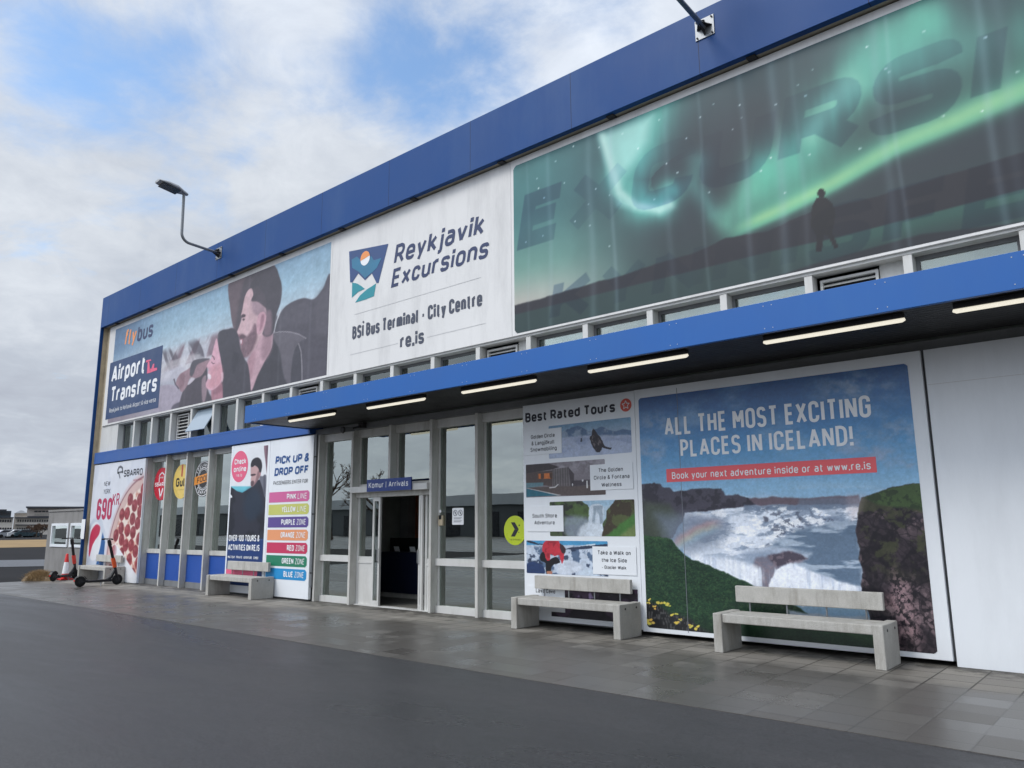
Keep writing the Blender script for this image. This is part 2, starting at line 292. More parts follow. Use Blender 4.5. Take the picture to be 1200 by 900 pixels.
def glyph(ch, k, w):               # strips (quads) of one character, cap height 1; k widens, w is the stroke
    W, st = GL[ch]; res = []
    for s_ in st:
        if len(s_) == 1:
            cx_, cy_, q = s_[0][0]*k, w/2+s_[0][1]*(1-w), w*0.56
            res.append([(Vector((cx_-q, cy_-q)), Vector((cx_+q, cy_-q)), Vector((cx_+q, cy_+q)), Vector((cx_-q, cy_+q)))]); continue
        p = _round([(q[0]*k, w/2+q[1]*(1-w))+tuple(q[2:]) for q in s_]); n = len(p)
        closed = n > 3 and (p[0]-p[-1]).length < 1e-4
        L_, R_ = [], []
        for i in range(n):
            a = p[i]-p[i-1] if i > 0 else (p[0]-p[-2] if closed else p[1]-p[0]); b = p[i+1]-p[i] if i < n-1 else (p[1]-p[0] if closed else p[-1]-p[-2])
            a, b = a.normalized(), b.normalized(); na, nb = Vector((-a.y, a.x)), Vector((-b.y, b.x)); m = na+nb
            m = m/max(m.length_squared, 1e-6)*2 if m.length > 0.3 else na
            if m.length > 1.7: m = m.normalized()*1.7
            L_.append(p[i]+m*w/2); R_.append(p[i]-m*w/2)
        if not closed and abs(p[1].x-p[0].x) > 0.02 and abs(p[1].y-p[0].y) > 0.02: pass
        res.append([(L_[i], L_[i+1], R_[i+1], R_[i]) for i in range(n-1)])
    return W*k, res
def text_quads(s, width, w, spacing=1.0):     # laid out in units of the cap height, total width given
    gap = max(0.06, 0.17-(w-0.115)*0.7)*spacing; n = len(s)
    fixed = sum(w if c != ' ' else 0 for c in s); core = sum(GL[c][0]+(0.10 if c == ' ' else 0) for c in s)+gap*(n-1)
    k = (width-fixed)/max(core, 0.01); sq = 1.0
    if k < 0.5: sq = width/(fixed+0.5*core); k = 0.5
    elif k > 1.5: sq = width/(fixed+1.5*core); k = 1.5
    x = 0; out_ = []
    for c in s:
        W, st = glyph(c, k, w)
        for n, strip in enumerate(st):
            for q in strip: out_.append(([((x+v.x+w/2)*sq, v.y) for v in q], n))
        x += W+(w if c != ' ' else 0.10*k)+gap*k
    return out_
def letters(mb, s, x0, z0, x1, z1, Y, bold=0.0, shear=0.0, spacing=1.0):
    h = z1-z0; w = 0.115+bold*2.1; mb.cuts.append((len(mb.v), len(mb.f)))
    for q, n in text_quads(s, (x1-x0)/h, w, spacing):
        k = len(mb.v); mb.v += [(x0+(x+shear*z)*h, Y-0.0003*n-0.00004*(len(mb.f) % 5), z0+z*h) for x, z in q]; mb.f.append((k, k+1, k+2, k+3))
def zoomed(ox, oy, sc): return lambda x, y: (ox+x/sc, oy+y/sc)
def fit(mb, s, conv, BL, TL, RT, Y, **k):     # baseline-left, cap-top-left, baseline-right as measured points
    a = wp(*conv(*BL), Y); b = wp(*conv(*TL), Y); c = wp(*conv(*RT), Y)
    letters(mb, s, a.x, (a.z+c.z)/2 if abs(a.z-c.z) < 0.15 else a.z, c.x, (a.z+c.z)/2+(b.z-a.z) if abs(a.z-c.z) < 0.15 else b.z, Y, **k)
def flat(mb, conv, pts, Y): mb.sheet([wp(*conv(*p), Y) for p in pts])
def rect(mb, x0, x1, z0, z1, Y, r=0.0):
    if r <= 0: mb.sheet([(x0, Y, z0), (x1, Y, z0), (x1, Y, z1), (x0, Y, z1)]); return
    pts = []
    for cx, cz, a0 in ((x1-r, z0+r, -90), (x1-r, z1-r, 0), (x0+r, z1-r, 90), (x0+r, z0+r, 180)):
        for i in range(6): t = R(a0+90*i/5); pts.append((cx+r*math.cos(t), Y, cz+r*math.sin(t)))
    mb.sheet(pts)
def disc(mb, cx, cz, rx, rz, Y, n=40): mb.sheet([(cx+rx*math.cos(2*PI*i/n), Y, cz+rz*math.sin(2*PI*i/n)) for i in range(n)])

# numpy drawing tools for the printed pictures
def vnoise(x, y, seed=0):
    xi, yi = np.floor(x).astype(np.int64), np.floor(y).astype(np.int64); fx, fy = x-xi, y-yi
    fx = fx*fx*(3-2*fx); fy = fy*fy*(3-2*fy)
    def h(a, b):
        n = (a*374761393+b*668265263+seed*1274126177) & 0x7fffffff
        n = ((n ^ (n >> 13))*1274126177) & 0x7fffffff
        return ((n ^ (n >> 16)) & 0xffff)/65535.0
    return (h(xi, yi)*(1-fx)+h(xi+1, yi)*fx)*(1-fy)+(h(xi, yi+1)*(1-fx)+h(xi+1, yi+1)*fx)*fy
def fbm(x, y, seed=0, o=5, g=0.55):
    t = 0; a = 1; s = 0
    for i in range(o): t = t+a*vnoise(x*2**i, y*2**i, seed+i); s += a; a *= g
    return t/s
def cells(x, y, seed=0):           # broken-stone pattern: random value of the nearest cell, and edge closeness
    xi, yi = np.floor(x).astype(np.int64), np.floor(y).astype(np.int64); b1 = np.full(x.shape, 9.0); b2 = b1.copy(); val = np.zeros(x.shape)
    def h(a, b, s_):
        n = (a*374761393+b*668265263+s_*1274126177) & 0x7fffffff; n = ((n ^ (n >> 13))*1274126177) & 0x7fffffff
        return ((n ^ (n >> 16)) & 0xffff)/65535.0
    for i in (-1, 0, 1):
        for j in (-1, 0, 1):
            cx_, cy_ = xi+i, yi+j; d = np.hypot(cx_+h(cx_, cy_, seed)-x, cy_+h(cx_, cy_, seed+7)-y); m = d < b1
            b2 = np.where(m, b1, np.minimum(b2, d)); b1 = np.where(m, d, b1); val = np.where(m, h(cx_, cy_, seed+13), val)
    return val, b2-b1
def smooth(a, b, x): t = np.clip((x-a)/(b-a), 0, 1); return t*t*(3-2*t)
def poly(x, y, pts, soft=1.0):
    pts = np.array(pts, float); ins = np.zeros(x.shape, bool); d2 = np.full(x.shape, 1e18)
    n = len(pts)
    for i in range(n):
        (x0, y0), (x1, y1) = pts[i], pts[(i+1) % n]
        if y0 != y1:
            c = ((y0 > y) != (y1 > y)) & (x < (x1-x0)*(y-y0)/(y1-y0)+x0); ins ^= c
        dx, dy = x1-x0, y1-y0; L = dx*dx+dy*dy+1e-9
        t = np.clip(((x-x0)*dx+(y-y0)*dy)/L, 0, 1); d2 = np.minimum(d2, (x-x0-t*dx)**2+(y-y0-t*dy)**2)
    d = np.sqrt(d2)*np.where(ins, 1, -1)
    return smooth(-soft, soft, d)
def spl(pts, n=6):                 # closed smooth outline through the points
    P = [np.array(p, float) for p in pts]; m = len(P); o = []
    for i in range(m):
        a, b, c, d = P[i-1], P[i], P[(i+1) % m], P[(i+2) % m]
        for k in range(n):
            t = k/n; o.append(tuple(0.5*(2*b+(c-a)*t+(2*a-5*b+4*c-d)*t*t+(3*b-a-3*c+d)*t**3)))
    return o
def quads_mask(X, Z, quads, soft):  # union of many small quads, feathered
    m = np.zeros(X.shape); dx = (X[0, 1]-X[0, 0]); dz = (Z[1, 0]-Z[0, 0]); x0, z0 = X[0, 0], Z[0, 0]; H_, W_ = X.shape
    for q in quads:
        xs = [p[0] for p in q]; zs = [p[1] for p in q]; pad = soft*1.5
        i0, i1 = max(0, int((min(zs)-pad-z0)/dz)), min(H_, int((max(zs)+pad-z0)/dz)+2); j0, j1 = max(0, int((min(xs)-pad-x0)/dx)), min(W_, int((max(xs)+pad-x0)/dx)+2)
        if i0 >= i1 or j0 >= j1: continue
        sub = poly(X[i0:i1, j0:j1], Z[i0:i1, j0:j1], q, soft); sub = np.clip(sub*2, 0, 1); m[i0:i1, j0:j1] = np.maximum(m[i0:i1, j0:j1], sub)
    return m
def polyline(x, y, pts):           # distance to a polyline and parameter along it
    pts = np.array(pts, float); best = np.full(x.shape, 1e18); par = np.zeros(x.shape)
    n = len(pts)-1
    for i in range(n):
        (x0, y0), (x1, y1) = pts[i], pts[i+1]; dx, dy = x1-x0, y1-y0; L = dx*dx+dy*dy+1e-9
        t = np.clip(((x-x0)*dx+(y-y0)*dy)/L, 0, 1); d = (x-x0-t*dx)**2+(y-y0-t*dy)**2
        m = d < best; best = np.where(m, d, best); par = np.where(m, (i+t)/n, par)
    return np.sqrt(best), par
def ell(x, y, cx, cy, rx, ry, soft=0.15): return smooth(1+soft, 1-soft, np.sqrt(((x-cx)/rx)**2+((y-cy)/ry)**2))
class Canvas:
    def __init__(s, shape): s.c = np.zeros(shape+(3,))
    def fill(s, col): s.c[:] = np.array(col, float)/255
    def mix(s, col, m):
        col = np.array(col, float)/255 if not isinstance(col, np.ndarray) else col
        s.c = s.c*(1-m[..., None])+col*m[..., None]
    def mul(s, m): s.c = s.c*m[..., None]
    def add(s, col, m): s.c = s.c+np.array(col, float)/255*m[..., None]
def ramp3(t, stops):
    t = np.asarray(t); xs = [q[0] for q in stops]
    return np.stack([np.interp(t, xs, [q[1][k]/255 for q in stops]) for k in range(3)], -1)
def picture(name, parent, m, x0, x1, z0, z1, Y, nx, nz, paint, radius=0.0):
    xs = np.linspace(x0, x1, nx); zs = np.linspace(z0, z1, nz); X, Z = np.meshgrid(xs, zs)
    U, V = (X-x0)/(x1-x0), (Z-z0)/(z1-z0)
    px, py = survey(X, Y, Z); cv = Canvas(X.shape); paint(cv, px, py, U, V, X, Z)
    c = np.clip(cv.c, 0, 1); c = np.where(c <= 0.04045, c/12.92, ((c+0.055)/1.055)**2.4)
    o0 = np.array(parent.location)
    co = np.stack([X-o0[0], np.full_like(X, Y-o0[1]), Z-o0[2]], -1).reshape(-1, 3)
    idx = np.arange(nx*nz).reshape(nz, nx)
    q = np.stack([idx[:-1, :-1], idx[:-1, 1:], idx[1:, 1:], idx[1:, :-1]], -1).reshape(-1, 4)
    if radius:
        cx = ((X[:-1, :-1]+X[1:, 1:])/2).ravel(); cz = ((Z[:-1, :-1]+Z[1:, 1:])/2).ravel()
        dx = np.maximum(np.maximum(x0+radius-cx, cx-x1+radius), 0); dz = np.maximum(np.maximum(z0+radius-cz, cz-z1+radius), 0)
        q = q[np.hypot(dx, dz) <= radius]
    me = bpy.data.meshes.new(name); me.vertices.add(len(co)); me.vertices.foreach_set('co', co.ravel())
    me.loops.add(q.size); me.loops.foreach_set('vertex_index', q.ravel().astype(np.int32))
    me.polygons.add(len(q)); me.polygons.foreach_set('loop_start', np.arange(0, q.size, 4, dtype=np.int32))
    try: me.polygons.foreach_set('loop_total', np.full(len(q), 4, dtype=np.int32))
    except Exception: pass
    me.update(calc_edges=True)
    at = me.color_attributes.new('ink', 'FLOAT_COLOR', 'POINT')
    at.data.foreach_set('color', np.concatenate([c, np.ones(c.shape[:2]+(1,))], -1).ravel().astype(np.float32))
    me.materials.append(m); o = bpy.data.objects.new(name, me); COL.objects.link(o); o.parent = parent
    return o

# ------------------------------------------------------------------ materials
M = {}
M['blue'] = mat('blue_cladding', (40, 88, 158), 0.5, 0, 0.06, 0.7, dirt=(70, 100, 150), dirt_amt=0.25, spec=0.5)
M['blue2'] = mat('blue_fascia', (16, 92, 168), 0.5, 0, 0.05, 0.8, dirt=(40, 105, 170), dirt_amt=0.3)
M['bluepanel'] = mat('blue_panel', (32, 78, 160), 0.4, 0, 0.05, 1.0)
M['white'] = mat('white_board', (230, 234, 238), 0.42, 0, 0.02, 0.8, dirt=(186, 190, 194), dirt_amt=0.25)
M['vinyl'] = mat('white_vinyl', (222, 221, 219), 0.45, 0, 0.03, 0.9, dirt=(172, 171, 170), dirt_amt=0.5)
M['alu'] = mat('grey_aluminium', (196, 195, 190), 0.5, 0.0, 0.06, 2.0, dirt=(116, 108, 94), dirt_amt=0.6)
M['alu2'] = mat('pale_frame_paint', (206, 206, 203), 0.45, 0.0, 0.05, 2.0, dirt=(150, 145, 135), dirt_amt=0.4)
M['lintel'] = mat('grey_lintel', (118, 120, 122), 0.6, 0, 0.08, 1.5, dirt=(80, 80, 80), dirt_amt=0.4)
M['beige'] = mat('beige_concrete', (198, 184, 158), 0.85, 0, 0.12, 3.0, dirt=(70, 60, 45), dirt_amt=0.55, bump=0.4, bscale=30)
M['shellm'] = mat('rear_wall_paint', (150, 150, 150), 0.8)
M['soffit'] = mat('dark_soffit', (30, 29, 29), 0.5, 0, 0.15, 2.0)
M['brown'] = mat('parapet_underside', (168, 160, 142), 0.8, 0, 0.15, 2.0)
M['darkgrey'] = mat('dark_bracket', (38, 36, 38), 0.6)
M['conc'] = mat('bench_concrete', (178, 176, 170), 0.85, 0, 0.09, 4.0, dirt=(120, 114, 102), dirt_amt=0.6, bump=0.3, bscale=120, fine=0.10)
M['steel'] = mat('galvanised_steel', (140, 143, 146), 0.4, 0.6, 0.1, 8.0)
M['black'] = mat('black_plastic', (24, 24, 26), 0.45, 0, 0.2, 5)
M['rubber'] = mat('tyre_rubber', (18, 18, 19), 0.8)
M['glassm'] = glass('window_glass', (0.74, 0.80, 0.79), 4.0, 0.14)
M['glass2'] = glass('strip_window_glass', (0.84, 0.88, 0.88), 2.0, 0.05)
M['blind'] = mat('window_blind', (165,172,168), 0.7, 0, 0.15, 1.2)
M['intw'] = mat('room_wall', (176, 180, 172), 0.8)
M['intfloor'] = mat('room_floor', (120, 118, 112), 0.4)
M['navy'] = mat('navy_counter', (22, 30, 58), 0.5)
M['wood'] = mat('wood_panel', (158, 82, 52), 0.45, 0, 0.3, 6)
def ink(n, c, rough=0.45): M[n] = mat(n, c, rough, 0, 0.03, 2.0); return M[n]
ink('ink_navy', (38, 52, 92)); ink('ink_dark', (28, 30, 44)); ink('ink_white', (236, 238, 240)); ink('ink_grey', (112, 116, 124)); ink('ink_black', (24, 24, 28))
ink('ink_teal', (30, 140, 152)); ink('ink_orange', (238, 150, 82)); ink('ink_panel', (34, 62, 104)); ink('ink_pink', (226, 96, 130)); ink('ink_salmon', (232, 96, 102))
ink('ink_magenta', (178, 38, 84)); ink('ink_blue', (22, 76, 138)); ink('ink_line', (204, 204, 204)); ink('ink_signblue', (34, 60, 128))

# ------------------------------------------------------------------ the ground
def ground_mat(name, base, wet_base, rough, wet_rough, scale, speck=0.25, sx=1.0, bump=0.25):
    m = bpy.data.materials.new(name); m.use_nodes = True; t = m.node_tree; b = t.nodes['Principled BSDF']; L = t.links
    tcn = t.nodes.new('ShaderNodeTexCoord'); mp = t.nodes.new('ShaderNodeMapping'); mp.inputs['Scale'].default_value = (sx, 1, 1); L.new(tcn.outputs['Object'], mp.inputs[0])
    n = t.nodes.new('ShaderNodeTexNoise'); n.inputs['Scale'].default_value = scale; n.inputs['Detail'].default_value = 8; n.inputs['Roughness'].default_value = 0.6; n.inputs['Distortion'].default_value = 0.6; L.new(mp.outputs[0], n.inputs['Vector'])
    w = t.nodes.new('ShaderNodeMapRange'); L.new(n.outputs[0], w.inputs[0]); w.inputs[1].default_value = 0.40; w.inputs[2].default_value = 0.62
    f = t.nodes.new('ShaderNodeTexNoise'); f.inputs['Scale'].default_value = 130; f.inputs['Detail'].default_value = 3; L.new(tcn.outputs['Object'], f.inputs['Vector'])
    f2 = t.nodes.new('ShaderNodeTexVoronoi'); f2.inputs['Scale'].default_value = 260; L.new(tcn.outputs['Object'], f2.inputs['Vector'])
    mxn = t.nodes.new('ShaderNodeMixRGB'); L.new(w.outputs[0], mxn.inputs[0]); mxn.inputs[1].default_value = base+(1,); mxn.inputs[2].default_value = wet_base+(1,)
    fr = t.nodes.new('ShaderNodeMapRange'); L.new(f.outputs[0], fr.inputs[0]); fr.inputs[1].default_value = 0.25; fr.inputs[2].default_value = 0.75; fr.inputs[3].default_value = 1-speck; fr.inputs[4].default_value = 1+speck
    mm = t.nodes.new('ShaderNodeMixRGB'); mm.blend_type = 'MULTIPLY'; mm.inputs[0].default_value = 1; L.new(mxn.outputs[0], mm.inputs[1]); L.new(fr.outputs[0], mm.inputs[2])
    g = t.nodes.new('ShaderNodeTexNoise'); g.inputs['Scale'].default_value = 42; g.inputs['Detail'].default_value = 5; g.inputs['Roughness'].default_value = 0.8; L.new(tcn.outputs['Object'], g.inputs['Vector'])
    gr = t.nodes.new('ShaderNodeMapRange'); L.new(g.outputs[0], gr.inputs[0]); gr.inputs[1].default_value = 0.3; gr.inputs[2].default_value = 0.7; gr.inputs[3].default_value = 0.42; gr.inputs[4].default_value = 1.75
    mm0 = mm; mm = t.nodes.new('ShaderNodeMixRGB'); mm.blend_type = 'MULTIPLY'; mm.inputs[0].default_value = 1; L.new(mm0.outputs[0], mm.inputs[1]); L.new(gr.outputs[0], mm.inputs[2])
    # scattered pale grit
    v = t.nodes.new('ShaderNodeTexVoronoi'); v.inputs['Scale'].default_value = 9; L.new(tcn.outputs['Object'], v.inputs['Vector'])
    lt = t.nodes.new('ShaderNodeMath'); lt.operation = 'LESS_THAN'; L.new(v.outputs['Distance'], lt.inputs[0]); lt.inputs[1].default_value = 0.035
    sp = t.nodes.new('ShaderNodeSeparateColor'); L.new(v.outputs['Color'], sp.inputs[0]); gt = t.nodes.new('ShaderNodeMath'); gt.operation = 'GREATER_THAN'; L.new(sp.outputs[0], gt.inputs[0]); gt.inputs[1].default_value = 0.90
    ml = t.nodes.new('ShaderNodeMath'); ml.operation = 'MULTIPLY'; L.new(lt.outputs[0], ml.inputs[0]); L.new(gt.outputs[0], ml.inputs[1])
    mg = t.nodes.new('ShaderNodeMixRGB'); L.new(ml.outputs[0], mg.inputs[0]); L.new(mm.outputs[0], mg.inputs[1]); mg.inputs[2].default_value = (0.3, 0.27, 0.22, 1)
    L.new(mg.outputs[0], b.inputs['Base Color'])
    rr = t.nodes.new('ShaderNodeMapRange'); L.new(w.outputs[0], rr.inputs[0]); rr.inputs[3].default_value = rough; rr.inputs[4].default_value = wet_rough; L.new(rr.outputs[0], b.inputs['Roughness'])
    bp = t.nodes.new('ShaderNodeBump'); bp.inputs['Strength'].default_value = bump; bp.inputs['Distance'].default_value = 0.006; L.new(f2.outputs['Distance'], bp.inputs['Height']); L.new(bp.outputs[0], b.inputs['Normal'])
    return m
M['asphalt'] = ground_mat('wet_asphalt', (0.050, 0.049, 0.050), (0.032, 0.032, 0.034), 0.50, 0.22, 0.42, 0.40, 0.22, 0.6)
M['gravel'] = mat('dark_gravel', (0.024, 0.024, 0.026), 0.95, 0, 0.3, 0.5, spec=0.1, fine=0.3)
M['road'] = ground_mat('wet_road', (0.10, 0.105, 0.115), (0.08, 0.085, 0.095), 0.6, 0.5, 0.2)
M['grass'] = mat('dry_grass', (150, 124, 84), 0.9, 0, 0.2, 0.3, dirt=(110, 92, 55), dirt_amt=0.5)

def pave_mat():
    m = bpy.data.materials.new('paving_slabs'); m.use_nodes = True; t = m.node_tree; b = t.nodes['Principled BSDF']; L = t.links
    tcn = t.nodes.new('ShaderNodeTexCoord')
    mp = t.nodes.new('ShaderNodeMapping'); mp.inputs['Location'].default_value = (0.09, 0.0, 0); L.new(tcn.outputs['Object'], mp.inputs[0])
    br = t.nodes.new('ShaderNodeTexBrick'); L.new(mp.outputs[0], br.inputs['Vector']); br.offset = 0.0; br.squash = 1.0
    br.inputs['Scale'].default_value = 1.0; br.inputs['Brick Width'].default_value = 0.43; br.inputs['Row Height'].default_value = 0.36
    br.inputs['Mortar Size'].default_value = 0.011; br.inputs['Mortar Smooth'].default_value = 0.4; br.inputs['Bias'].default_value = 0.0
    br.inputs['Color1'].default_value = (0.72, 0.71, 0.70, 1); br.inputs['Color2'].default_value = (1.22, 1.20, 1.15, 1); br.inputs['Mortar'].default_value = (0.26, 0.25, 0.23, 1)
    n = t.nodes.new('ShaderNodeTexNoise'); n.inputs['Scale'].default_value = 0.7; n.inputs['Detail'].default_value = 7; n.inputs['Roughness'].default_value = 0.65; L.new(tcn.outputs['Object'], n.inputs['Vector'])
    sp = t.nodes.new('ShaderNodeSeparateXYZ'); L.new(tcn.outputs['Object'], sp.inputs[0])
    # rain reaches the outer slabs, the canopy keeps the strip by the wall drier
    yr = t.nodes.new('ShaderNodeMapRange'); L.new(sp.outputs[1], yr.inputs[0]); yr.inputs[1].default_value = 8.4; yr.inputs[2].default_value = 9.4; yr.inputs[3].default_value = 0.30; yr.inputs[4].default_value = -0.12
    ad = t.nodes.new('ShaderNodeMath'); ad.operation = 'ADD'; L.new(n.outputs[0], ad.inputs[0]); L.new(yr.outputs[0], ad.inputs[1])
    # each slab soaks a little differently
    br2 = t.nodes.new('ShaderNodeTexBrick'); L.new(mp.outputs[0], br2.inputs['Vector']); br2.offset = 0.0
    for k, v in (('Scale', 1.0), ('Brick Width', 0.43), ('Row Height', 0.36), ('Mortar Size', 0.0)): br2.inputs[k].default_value = v
    br2.inputs['Color1'].default_value = (0, 0, 0, 1); br2.inputs['Color2'].default_value = (1, 1, 1, 1)
    ad2 = t.nodes.new('ShaderNodeMath'); ad2.operation = 'MULTIPLY_ADD'; L.new(br2.outputs['Color'], ad2.inputs[0]); ad2.inputs[1].default_value = 0.30; L.new(ad.outputs[0], ad2.inputs[2])
    w = t.nodes.new('ShaderNodeMapRange'); L.new(ad2.outputs[0], w.inputs[0]); w.inputs[1].default_value = 0.52; w.inputs[2].default_value = 0.80
    mxn = t.nodes.new('ShaderNodeMixRGB'); L.new(w.outputs[0], mxn.inputs[0]); mxn.inputs[1].default_value = (0.25, 0.237, 0.215, 1); mxn.inputs[2].default_value = (0.098, 0.092, 0.084, 1)
    # the joints by the wall have washed out, the outer slabs are laid tight
    jr = t.nodes.new('ShaderNodeMapRange'); L.new(sp.outputs[1], jr.inputs[0]); jr.inputs[1].default_value = 8.5; jr.inputs[2].default_value = 9.1; jr.inputs[3].default_value = 0.30; jr.inputs[4].default_value = 1.0
    mm = t.nodes.new('ShaderNodeMixRGB'); mm.blend_type = 'MULTIPLY'; L.new(jr.outputs[0], mm.inputs[0]); L.new(mxn.outputs[0], mm.inputs[1]); L.new(br.outputs['Color'], mm.inputs[2])
    # moss and grime gathered along the foot of the wall
    gn = t.nodes.new('ShaderNodeTexNoise'); gn.inputs['Scale'].default_value = 2.6; gn.inputs['Detail'].default_value = 8; gn.inputs['Roughness'].default_value = 0.7; L.new(tcn.outputs['Object'], gn.inputs['Vector'])
    gy = t.nodes.new('ShaderNodeMapRange'); L.new(sp.outputs[1], gy.inputs[0]); gy.inputs[1].default_value = 9.3; gy.inputs[2].default_value = 10.25; gy.inputs[3].default_value = -0.18; gy.inputs[4].default_value = 0.16
    ga = t.nodes.new('ShaderNodeMath'); ga.operation = 'ADD'; L.new(gn.outputs[0], ga.inputs[0]); L.new(gy.outputs[0], ga.inputs[1])
    gm2 = t.nodes.new('ShaderNodeMapRange'); L.new(ga.outputs[0], gm2.inputs[0]); gm2.inputs[1].default_value = 0.50; gm2.inputs[2].default_value = 0.66; gm2.inputs[4].default_value = 0.85
    mg_ = t.nodes.new('ShaderNodeMixRGB'); L.new(gm2.outputs[0], mg_.inputs[0]); L.new(mm.outputs[0], mg_.inputs[1]); mg_.inputs[2].default_value = (0.035, 0.032, 0.026, 1); mm = mg_
    f = t.nodes.new('ShaderNodeTexNoise'); f.inputs['Scale'].default_value = 70; f.inputs['Detail'].default_value = 5; L.new(tcn.outputs['Object'], f.inputs['Vector'])
    fr = t.nodes.new('ShaderNodeMapRange'); L.new(f.outputs[0], fr.inputs[0]); fr.inputs[1].default_value = 0.25; fr.inputs[2].default_value = 0.75; fr.inputs[3].default_value = 0.82; fr.inputs[4].default_value = 1.18
    m2 = t.nodes.new('ShaderNodeMixRGB'); m2.blend_type = 'MULTIPLY'; m2.inputs[0].default_value = 1; L.new(mm.outputs[0], m2.inputs[1]); L.new(fr.outputs[0], m2.inputs[2])
    L.new(m2.outputs[0], b.inputs['Base Color'])
    rr = t.nodes.new('ShaderNodeMapRange'); L.new(w.outputs[0], rr.inputs[0]); rr.inputs[3].default_value = 0.7; rr.inputs[4].default_value = 0.24
    rg_ = t.nodes.new('ShaderNodeMath'); rg_.operation = 'MULTIPLY_ADD'; L.new(br2.outputs['Color'], rg_.inputs[0]); rg_.inputs[1].default_value = 0.22; L.new(rr.outputs[0], rg_.inputs[2]); L.new(rg_.outputs[0], b.inputs['Roughness'])
    bp = t.nodes.new('ShaderNodeBump'); bp.inputs['Strength'].default_value = 0.25; bp.inputs['Distance'].default_value = 0.004; L.new(br.outputs['Fac'], bp.inputs['Height']); bp.invert = True
    bp2 = t.nodes.new('ShaderNodeBump'); bp2.inputs['Strength'].default_value = 0.12; bp2.inputs['Distance'].default_value = 0.01; L.new(f.outputs[0], bp2.inputs['Height']); L.new(bp.outputs[0], bp2.inputs['Normal']); L.new(bp2.outputs[0], b.inputs['Normal'])
    return m
M['pave'] = pave_mat()
struct(MB().sheet([(-3000, -3000, -0.03), (3000, -3000, -0.03), (3000, 3000, -0.03), (-3000, 3000, -0.03)]).build('ground', M['gravel']))
struct(MB().sheet([(-28.0, -14, -0.005), (40, -14, -0.005), (40, 6.639, -0.005), (-28.0, 6.639, -0.005)]).build('car_park', M['asphalt']))
struct(MB().sheet([(-140, -61, -0.024), (60, -61, -0.024), (60, -14, -0.024), (-140, -14, -0.024)]).build('road', M['asphalt']))
struct(MB().box(-28.0, 12, 6.64, 10.9, -0.10, 0.0).build('pavement', M['pave']))
rd = MB(); a, b, c, d = gp(-200, 668), gp(110, 662), gp(110, 654.5), gp(-200, 659)
rd.sheet([(p.x, p.y, -0.012) for p in (a, b, c, d)]); struct(rd.build('road', M['road']))
gs = MB(); pts = [far(px, 640, dd) for px, dd in ((-260, 84), (200, 84), (200, 135), (-260, 135))]
gs.v = [(p.x, p.y, z) for p, z in zip(pts, (-0.02, -0.02, 0.02, 0.02))]; gs.f = [(0, 1, 2, 3)]
struct(gs.build('grass_field', M['grass']))

# ------------------------------------------------------------------ the terminal
XL, XR = -27.9, 6.0
YF = 10.30                          # front plane of boards and fins
YG = 10.50                          # glass line
B = thing('terminal_building', 'long two storey bus terminal with blue parapet and white fins', 'building', (-11, 10.3, 0))
# shell
MB().box(XL, XL+0.2, YG+0.06, 22, -0.02, 9.5).box(XR-0.2, XR, YG+0.06, 22, -0.02, 9.5).box(XL+0.2, XR-0.2, 21.8, 22, -0.02, 9.5).build('wall', M['shellm'], B)
MB().box(XL+0.2, XR-0.2, YG+0.1, 21.8, 9.2, 9.35).build('roof', M['lintel'], B)
MB().box(XL+0.2, XR-0.2, YG+0.08, 21.8, 3.76, 4.1).build('floor_slab', M['intw'], B)
MB().box(XL+0.2, XR-0.2, YG+0.08, 16.0, 0.001, 0.012).build('room_floor', M['intfloor'], B)
MB().box(XL+0.2, -15.2, 14.5, 14.6, 0.012, 3.755).build('room_wall', M['intw'], B)
MB().box(-15.0, XR-0.2, 13.2, 13.3, 0.012, 3.755).build('room_wall', mat('lobby_wall', (72, 68, 66), 0.7, 0, 0.2, 1.5), B)
MB().box(-15.15, -15.05, YG+0.08, 16, 0.012, 3.755).build('room_wall', M['intw'], B)
# parapet with its underside; the panels have hairline joints
pm = mat('parapet_blue', (12, 68, 130), 0.55, 0, 0.05, 0.5, dirt=(62, 96, 142), dirt_amt=0.4, spec=0.28)
_t = pm.node_tree; _b = _t.nodes['Principled BSDF']; _L = _t.links
_tc = _t.nodes.new('ShaderNodeTexCoord'); _sx = _t.nodes.new('ShaderNodeSeparateXYZ'); _L.new(_tc.outputs['Object'], _sx.inputs[0])
_m1 = _t.nodes.new('ShaderNodeMath'); _m1.operation = 'PINGPONG'; _L.new(_sx.outputs[0], _m1.inputs[0]); _m1.inputs[1].default_value = 1.24
_m2 = _t.nodes.new('ShaderNodeMath'); _m2.operation = 'GREATER_THAN'; _L.new(_m1.outputs[0], _m2.inputs[0]); _m2.inputs[1].default_value = 1.234
_mx = _t.nodes.new('ShaderNodeMixRGB'); _old = _b.inputs['Base Color'].links[0].from_socket; _L.new(_m2.outputs[0], _mx.inputs[0]); _L.new(_old, _mx.inputs[1]); _mx.inputs[2].default_value = (0.004, 0.012, 0.05, 1); _L.new(_mx.outputs[0], _b.inputs['Base Color'])
YP = 10.07
zpt = wp(500, (349-(500-121)*0.4815), YP).z
zpb = 8.50
MB().box(-27.69, XR, YP, YP+0.12, zpb, zpt).build('parapet', pm, B, 0.006)
MB().box(-27.69, XR, YP+0.12, 10.52, zpb+0.004, zpb+0.05).build('parapet_underside', M['brown'], B)
MB().box(-27.69, XR, YP+0.12, YG+0.3, zpt-0.07, zpt-0.01).build('coping', M['blue'], B)
MB().box(-27.69, -27.64, YP, YP+0.10, -0.02, zpb-0.002).build('end_pilaster', pm, B, 0.004)
MB().box(XL, -27.69, YF+0.02, 22.1, zpb, zpt-0.02).build('parapet_return', pm, B)
